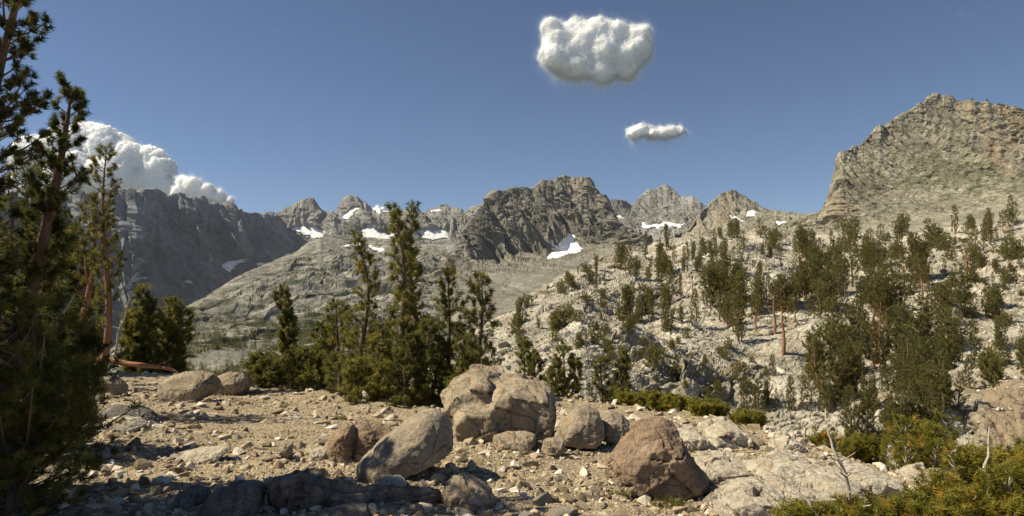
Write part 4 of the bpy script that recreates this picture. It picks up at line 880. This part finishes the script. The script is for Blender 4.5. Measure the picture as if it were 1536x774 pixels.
# (px, py centre, half width, half height, how many, tallness in px low..high, kinds, description)
CL = [(985, 395, 95, 26, 34, 38, 58, (0, 1, 2, 2, 1), "slender pine in the stand along the skyline behind the tall crag's foot"),
      (1120, 372, 60, 18, 20, 30, 48, (0, 2, 3), "pine in the skyline stand below the tan cone shaped peak"),
      (1185, 368, 40, 16, 12, 26, 40, (0, 3, 2), "small pine in the saddle below the cliff's left edge"),
      (1265, 392, 70, 24, 22, 40, 62, (3, 4, 0, 6), "pine in the group at the foot of the tall cliff"),
      (1350, 372, 90, 20, 20, 26, 48, (3, 4, 7), "pine along the pale ledges under the cliff's talus"),
      (1490, 345, 60, 14, 16, 34, 58, (3, 0, 5), "pine on the skyline at the hillside's upper right"),
      (1000, 470, 60, 26, 20, 48, 82, (1, 2, 2, 0), "tall slim pine in the stand halfway up the hillside"),
      (1100, 470, 50, 40, 20, 58, 88, (2, 4, 5, 1), "multi stemmed pine in the thick stand at the hillside's middle"),
      (1240, 470, 85, 45, 24, 55, 95, (4, 6, 5, 3), "broad pine in the thick stand below the tall cliff"),
      (1400, 450, 90, 42, 22, 55, 90, (4, 6, 3, 5), "broad pine on the upper right of the hillside"),
      (1500, 400, 50, 40, 10, 30, 50, (7, 3, 0), "scattered pine among the pale rubble at the far right"),
      (1280, 570, 75, 50, 15, 75, 120, (6, 9, 4, 6), "big dark pine in the deep green stand low on the hillside"),
      (1415, 560, 70, 35, 15, 72, 112, (6, 9, 6), "big dark pine in the lower right stand"),
      (1470, 395, 60, 36, 16, 26, 46, (7, 3, 0, 4), "small pine scattered over the pale ledges at the upper right"),
      (1440, 338, 90, 9, 14, 24, 44, (3, 7, 0, 5), "small pine along the very skyline at the right"),
      (1060, 420, 90, 30, 16, 28, 46, (1, 2, 0, 7), "small slim pine between the skyline stand and the middle stands"),
      (1300, 605, 90, 30, 14, 50, 85, (6, 3, 0), "bushy green pine filling the lower edge of the deep green stand"),
      (1455, 500, 50, 40, 10, 45, 75, (6, 3), "full dark green pine at the right end of the deep green stand"),
      (1390, 620, 60, 20, 8, 70, 110, (6, 9, 0), "deep green pine at the gully's right side"),
      (860, 480, 90, 60, 26, 18, 34, (7,), "little pine shrub on the open rubble left of the stands"),
      (960, 520, 80, 40, 20, 16, 30, (7,), "little pine shrub on the pale ledges above the olive outcrop"),
      (1080, 560, 60, 40, 14, 16, 30, (7,), "little pine shrub around the olive outcrop"),
      (1320, 430, 120, 70, 26, 18, 34, (7,), "little pine shrub among the pale ledges below the tall cliff"),
      (1480, 430, 60, 60, 22, 16, 34, (7,), "little pine shrub on the far right rubble"),
      (1520, 560, 40, 35, 6, 50, 80, (6, 9, 7), "dark pine beside the brown bare soil"),
      (880, 430, 50, 22, 10, 22, 42, (7, 1, 7), "small pine shrub on the pale rock rib"),
      (800, 500, 50, 30, 10, 22, 48, (7, 2, 7), "small pine bush on the pale slope above the split boulder"),
      (900, 510, 70, 40, 9, 20, 36, (7, 1, 7), "small pine bush on the open pale rubble"),
      (1180, 620, 60, 18, 10, 50, 80, (9, 6, 0), "young green pine in the gully beyond the knoll's edge"),
      (1330, 650, 70, 18, 9, 70, 110, (6, 9), "young green pine at the bottom of the gully")]
for (cx, cy, hw, hh, n, lo, hi, kinds_, lab) in CL:
    for q in range(n):
        a = rnd.rand() * 6.28; r = math.sqrt(rnd.rand()); px, py = cx + hw * r * math.cos(a) * 1.1, cy + hh * r * math.sin(a) * 1.1
        k = kinds_[rnd.randint(len(kinds_))]; h = rnd.uniform(lo * .7, hi) * (.6 if k == 7 else (.74 if hi < 100 else .85))
        cnt += hill_tree(px, py, h, k, rnd, lab, lab.replace("pine", "pines", 1), wide=rnd.uniform(.7, 1.2))
for (px, py, h, k, lab) in ((1160, 500, 70, 8, "bare reddish dead pine at the right end of the hillside's middle stand"), (1175, 530, 75, 8, "stout reddish snag with few needles above the grey slab"), (1312, 545, 100, 8, "split reddish dead trunk standing between the two big green stands"),
                            (1295, 505, 60, 8, "thin reddish dead trunk near the pale ledges"), (1040, 448, 34, 8, "reddish bare trunk below the stand halfway up"), (1448, 418, 60, 8, "dead forked snag on the pale ledges at the far right"),
                            (930, 560, 40, 8, "small half dead pine above the olive outcrop")):
    hill_tree(px, py, h, k, rnd, lab, None, "dead tree", "dead_tree", 1.0)
for (px, py, h, k, lab) in ((980, 548, 34, 7, "round pine bush alone on the pale rubble above the olive outcrop"), (1465, 636, 66, 9, "small dark cone shaped pine standing alone beside the brown soil"), (1160, 562, 30, 9, "tiny green cone shaped pine alone left of the big dark stand"), (1118, 588, 18, 7, "small green bush on the scree near the gully")):
    hill_tree(px, py, h, k, rnd, lab, None)
print("hill trees", cnt)

# ------------------------------------------------------------------ far forest, dead wood
G3 = SHEETS["mountain_slope"][0][:, :-14].reshape(-1, 3); gx, gy = proj(G3)
rnd = np.random.RandomState(9)
vg = np.clip((fbm(G3 / np.array([60, 40, 40]), 6, .8) * 1.25 + fbm(G3 / 260, 3) * .9 + np.clip((gy - 470) / 130, -.6, .5) - .12) * 3.0, 0, 1)
pk = np.flatnonzero((gx > 230) & (gx < 660) & (gy > 395) & (gy < 620)); wt_ = (vg[pk] + .01) * np.clip((gy[pk] - 395) / 110, .16, 1)
sel = rnd.choice(pk, 9500, p=wt_ / wt_.sum()); n = len(sel); hgt = (4 + 6 * rnd.rand(n)) * np.clip((gy[sel] - 380) / 120, .45, 1)
nt = 26; u = rnd.rand(n, nt); az = rnd.rand(n, nt) * 6.283; rad = hgt[:, None] * .2 * (1 - u) ** .8 * (.6 + .5 * rnd.rand(n, nt))
cpos = G3[sel][:, None] + np.stack([rad * np.cos(az), rad * np.sin(az), hgt[:, None] * (.08 + .92 * u)], -1)
e1 = rnd.normal(size=(n, nt, 3)); e2 = rnd.normal(size=(n, nt, 3)); k_ = (hgt * .10)[:, None, None] * (1.15 - .6 * u)[..., None]
e1 = e1 / np.linalg.norm(e1, axis=-1, keepdims=True) * k_; e2 = e2 / np.linalg.norm(e2, axis=-1, keepdims=True) * k_
tri = np.stack([cpos - e1, cpos + e1 * .6 + e2, cpos + e1 * .4 - e2], 2).reshape(-1, 3)
tag(obj_np("forest", tri, np.arange(len(tri)).reshape(-1, 3), M['needles_far'], attrs={"tone": np.repeat(np.clip(.25 + .2 * rnd.normal(size=n), 0, .85), nt * 3)}), kind='stuff')

def limb(name, pts, D, rpx, label, cat, mat, twigs=6, seed=0, seg=9, group=None, wob=.15):
    """dead wood along photo pixels (px, py, depth offset), radius in seen pixels at each point"""
    rnd = np.random.RandomState(seed); P = np.array([at(p[0], p[1], D + p[2]) for p in pts]); c = P[-1].copy() if P[-1][2] < P[0][2] else P[0].copy()
    t = np.linspace(0, len(pts) - 1, 40); Q = np.stack([np.interp(t, np.arange(len(pts)), P[:, k]) for k in range(3)], 1)
    for _ in range(3): Q[1:-1] = (Q[:-2] + 2 * Q[1:-1] + Q[2:]) / 4
    Lg = np.linalg.norm(np.diff(P, axis=0), axis=1).sum(); Q += np.stack([pn(np.stack([t * 1.3, 0 * t + seed, 0 * t + k * 9], 1)) for k in range(3)], 1) * wob * .12 * Lg * np.sin(np.pi * t / t[-1])[:, None]
    r = np.interp(t, np.arange(len(pts)), rpx) / F * D
    m = Mesh(); m.add(*tube(Q - c, r, seg))
    for q in range(twigs):
        i = rnd.randint(6, 39); d = rnd.normal(size=3); d[2] = abs(d[2]) * .8; d /= np.linalg.norm(d); l = Lg * (.06 + .16 * rnd.rand()); s_ = np.linspace(0, 1, 6)[:, None]
        m.add(*tube(Q[i] - c + d * l * s_ + np.array([0, 0, .25 * l]) * s_ ** 2 + rnd.normal(size=3) * .2 * l * s_ * (1 - s_), np.linspace(.5, .15, 6) * r[i] + .001, 5))
    V, Fc, _ = m.get(); o = obj_np(name, V, Fc, M[mat], smooth=True); o.location = c; return tag(o, label, cat, group)
limb("dead_sapling", [(1238, 612, .15), (1240, 640, .1), (1252, 678, .05), (1268, 712, 0), (1274, 745, 0), (1272, 790, 0)], 5.1, [.6, 1.2, 2.0, 2.9, 3.3, 3.6], "tall bleached dead stem rising above the yellowing shrubs, bent at the middle", "dead sapling", 'deadwood', 18, 1)
limb("dead_sapling", [(1152, 706, .2), (1172, 716, .15), (1196, 738, .05), (1216, 755, 0), (1222, 795, 0)], 5.0, [.6, 1.2, 2.1, 2.9, 3.2], "bleached dead branch reaching over the tilted cream slab", "dead sapling", 'deadwood', 6, 2)
limb("dead_sapling", [(1484, 640, .2), (1482, 680, .1), (1476, 705, .05), (1500, 730, 0), (1520, 760, 0)], 5.4, [.8, 1.6, 2.4, 2.6, 3], "thin bleached twig standing over the shrubs in front of the brown soil", "dead sapling", 'deadwood', 5, 3)
limb("fallen_branch", [(120, 538, 0), (160, 540, 0), (195, 546, -.2), (230, 549, -.3), (255, 553, -.5), (272, 563, -.6)], 19.5, [4.5, 4.5, 3.8, 3.2, 2.5, 1.5], "long reddish fallen branch sticking out from the left pines over the gravel", "fallen branch", 'bark_red', 5, 4, wob=.05)
limb("dead_sapling", [(196, 440, 0), (188, 470, 0), (178, 500, 0), (170, 548, 0)], 20, [.5, 1.0, 1.4, 1.7], "thin leaning dead trunk beside the thin tall pole like pine", "dead sapling", 'deadwood', 9, 5)
limb("dead_sapling", [(62, 500, 0), (85, 480, 0), (100, 462, 0), (112, 440, 0)], 7.4, [3.5, 3, 2.2, 1], "crooked pale dead branch inside the dark pines at the left", "dead sapling", 'deadwood', 9, 6)
# the weathered log
D = float(gD(756)); pts = [(418, 772), (432, 752), (446, 742), (480, 748), (530, 752), (590, 752), (640, 746), (662, 744)]; rp = [12, 27, 24, 20, 17, 15, 11, 5]
P = np.array([at(a, b, D + .02 * i) for i, (a, b) in enumerate(pts)]); t = np.linspace(0, len(pts) - 1, 200); Q = np.stack([np.interp(t, np.arange(len(pts)), P[:, k]) for k in range(3)], 1)
for _ in range(20): Q[1:-1] = (Q[:-2] + 2 * Q[1:-1] + Q[2:]) / 4
r = np.interp(t, np.arange(len(pts)), rp) / F * D; V, Fc = tube(Q, r, 72); th = np.tile(np.linspace(0, 2 * np.pi, 72, endpoint=False), 200); tt = np.repeat(t, 72); rr_ = np.repeat(r, 72)
cv = np.repeat(Q, 72, 0); dirn = (V - cv) / rr_[:, None]
nq = np.stack([np.cos(th + tt * .25) * 2.6, np.sin(th + tt * .25) * 2.6, tt * .55], 1)
V = cv + dirn * (rr_ * (1 + .42 * (ridged(nq, 4, .6) - .35) + .25 * fbm(nq * np.array([.5, .5, 1.6]) + 5, 3)))[:, None]
c = Q[100].copy(); c[2] -= .1; o = obj_np("log", V - c, Fc, M['logwood'], smooth=True); o.location = c
tag(o, "dark weathered log with twisted grain lying in the shade at the bottom edge", "log")

# ------------------------------------------------------------------ clouds
g = NT("cloud_white"); g.set("Base Color", (.90, .93, .97, 1)); g.set("Roughness", 1.0); g.set("Specular IOR Level", 0.0)
g.set("Subsurface Weight", 1.0); g.set("Subsurface Radius", (1, 1, 1)); g.set("Subsurface Scale", 170.0); M['cloud'] = g.m
g = NT('cloud_vapour'); g.set('Base Color', (.91, .94, .97, 1)); g.set('Roughness', 1.0); g.set('Specular IOR Level', 0.0); t_ = g.n('BsdfTranslucent', {'Color': (.91, .94, .97, 1)})
g.t.links.new(g.n('MixShader', {0: .5, 1: g.p.outputs[0], 2: t_.outputs[0]}).outputs[0], g.out.inputs[0]); M['vapour'] = g.m
def cloud(label, D, puffs, seed, deep=.8, fl=30000, fringe=2.7, amp=.55, smooth_=240, wisp=.3):
    """a closed white body with a deep fringe of tiny flecks that thins outwards, as vapour does"""
    rnd = np.random.RandomState(seed); bm = bmesh.new(); S = D / F
    for (px, py, r) in puffs:
        for q in range(7):
            a = rnd.rand() * 6.28; k = (r * .66 * math.sqrt(rnd.rand())) if q else 0; rr2 = r * (.85 if q == 0 else rnd.uniform(.38, .58))
            p = at(px + k * math.cos(a), py + k * math.sin(a) * .85, D); p[1] += rnd.normal() * r * S * deep * .25
            bmesh.ops.create_icosphere(bm, subdivisions=2, radius=rr2 * S, matrix=Matrix.Translation(Vector(p)))
    V, N, Fc = remeshed(bm, 1.1 * S, smooth_); q = V / S
    low = np.clip((V[:, 2].mean() - V[:, 2]) / (np.ptp(V[:, 2]) * .5), 0, 1)
    d = (3.2 * (.5 - np.abs(pn(q / 14 + seed))) * 1.6 + 2.2 * (.45 - np.abs(pn(q / 6 + 9 + seed)))) * (1 - .6 * low) + (1.5 * (.45 - np.abs(pn(q / 4 + 3))) * 1.6 + 1.3 * fbm(q / 2.2, 3)) * (1 - .5 * low) - .6
    V = V + N * (d * S * amp)[:, None]
    pe = (.04 + np.exp(-(N[:, 1] / .38) ** 2)) * (1 + .8 * low); pe /= pe.sum()
    i = rnd.choice(len(V), fl, p=pe); lk = low[i]
    den = np.clip(fbm(V[i] / S / 7 + seed, 4, .6) * 1.6 + .5, .08, 2.2)
    off = rnd.exponential(size=fl) * fringe * den * (1 + 1.0 * lk)
    pf = V[i] + N[i] * (off * S)[:, None] + rnd.normal(size=(fl, 3)) * .7 * S; pf[:, 2] -= lk * off * S * .8
    k = int(fl * wisp); an = rnd.choice(len(V), max(k // 220, 1), p=pe); j = an[rnd.randint(len(an), size=k)]     # torn shreds drifting off the edges
    run = rnd.rand(k) ** 1.6 * (5 + 5 * hash2(j, j, 1)) * fringe / 2.4; dr = N[j] + np.stack([hash2(j, j, 2) - .5, 0 * j, -.2 - 1.2 * low[j]], 1) * .9
    pf[:k] = V[j] + dr * (run * S)[:, None] + rnd.normal(size=(k, 3)) * (1.5 + .32 * run)[:, None] * S; off[:k] = run * .7; i[:k] = j
    nn = N[i] + rnd.normal(size=(fl, 3)) * .35; nn /= np.linalg.norm(nn, axis=1)[:, None]
    e1 = np.cross(nn, rnd.normal(size=(fl, 3))); e1 /= np.linalg.norm(e1, axis=1)[:, None]; e2 = np.cross(nn, e1)
    z_ = (.42 * S * (.5 + rnd.rand(fl)) / (1 + .18 * off))[:, None]; tri = np.stack([pf - e1 * z_, pf + e1 * z_ * .6 + e2 * z_, pf + e1 * z_ * .5 - e2 * z_], 1).reshape(-1, 3)
    T = np.concatenate([Fc[:, [0, 1, 2]], Fc[:, [0, 2, 3]]]); Va = np.concatenate([V, tri]); T = np.concatenate([T, np.arange(len(tri)).reshape(-1, 3) + len(V)])
    c = V.mean(0); o = obj_np("cloud", Va - c, T, M['cloud'], smooth=True); o.location = c
    o.data.materials.append(M['vapour']); mi = np.zeros(len(T), np.int32); mi[2 * len(Fc):] = 1; o.data.polygons.foreach_set("material_index", mi); return tag(o, label, "cloud", "clouds in the blue sky")
cloud("big white lumpy cloud standing alone high in the blue sky", 9000, [(826, 42, 17), (834, 62, 24), (850, 60, 26), (880, 60, 28), (915, 66, 30), (945, 68, 28), (862, 44, 17), (898, 46, 24), (925, 50, 22), (960, 58, 22), (965, 78, 18), (830, 88, 24), (870, 75, 32), (905, 80, 34), (940, 85, 28), (870, 100, 26), (905, 108, 24), (938, 106, 20), (850, 100, 22)], 1, fl=190000)
cloud("small flat white cloud hanging below the big lumpy one", 12500, [(950, 200, 11), (962, 196, 12), (978, 200, 11), (995, 200, 11), (1010, 198, 10), (1020, 196, 7), (1027, 197, 4)], 2, fl=30000, amp=.6, smooth_=60)
cloud("tall bank of white cloud rising behind the dark ridge and the left pines", 10500, [(60, 240, 40), (110, 220, 42), (140, 210, 28), (160, 225, 34), (195, 240, 30), (225, 240, 26), (240, 255, 22), (180, 270, 40), (225, 275, 30), (120, 270, 50), (60, 290, 50), (245, 285, 24)], 3, fl=70000, amp=1.2)
cloud("lower white cloud just over the dark ridge, right end of the bank", 9800, [(275, 275, 14), (290, 280, 16), (310, 288, 14), (328, 295, 12), (345, 302, 8), (300, 296, 16), (270, 290, 14)], 4, fl=30000, smooth_=80)
def vapour(label, D, cx, cy, wx, wy, n, seed):
    rnd = np.random.RandomState(seed); S = D / F; c = at(cx, cy, D); t = rnd.normal(size=n)
    pf = np.stack([t * wx, rnd.normal(size=n) * wx, -t * wx * .35 + rnd.normal(size=n) * wy], 1) * S
    keep = fbm(pf / S / 3.5 + seed, 3) > -.05; pf = pf[keep]; n = len(pf); e1 = rnd.normal(size=(n, 3)) * .17 * S; e2 = rnd.normal(size=(n, 3)) * .17 * S
    o = obj_np("cloud", np.stack([pf, pf + e1, pf + e2], 1).reshape(-1, 3), np.arange(3 * n).reshape(n, 3), M['vapour']); o.location = c; tag(o, label, "cloud", "clouds in the blue sky")
vapour("faint wisp of cloud alone in the upper right sky", 9500, 1447, 20, 8, 3.5, 700, 5)
vapour("faint tiny wisp of cloud above the left pines", 9500, 411, 45, 5, 1.8, 260, 6)
cloud("tiny white cloud peeping over the far peaks", 12000, [(567, 314, 5), (575, 315, 4)], 7, fl=1500, amp=.6, smooth_=8)

# ------------------------------------------------------------------ the air
bm = bmesh.new(); bmesh.ops.create_cube(bm, size=1.0); me = bpy.data.meshes.new("haze"); bm.to_mesh(me); bm.free()
hz = bpy.data.objects.new("haze", me); COL.objects.link(hz); hz.scale = (25600, 25600, 1440); hz.location = (0, 0, 300); hz['kind'] = 'stuff'
hm = bpy.data.materials.new("haze_air"); hm.use_nodes = True; hn = hm.node_tree; hn.nodes.remove(hn.nodes["Principled BSDF"])
vol = hn.nodes.new("ShaderNodeVolumePrincipled"); vol.inputs["Color"].default_value = (.80, .88, 1.0, 1); vol.inputs["Density"].default_value = HAZE; vol.inputs["Anisotropy"].default_value = 0.0
hn.links.new(vol.outputs[0], hn.nodes["Material Output"].inputs["Volume"]); me.materials.append(hm)
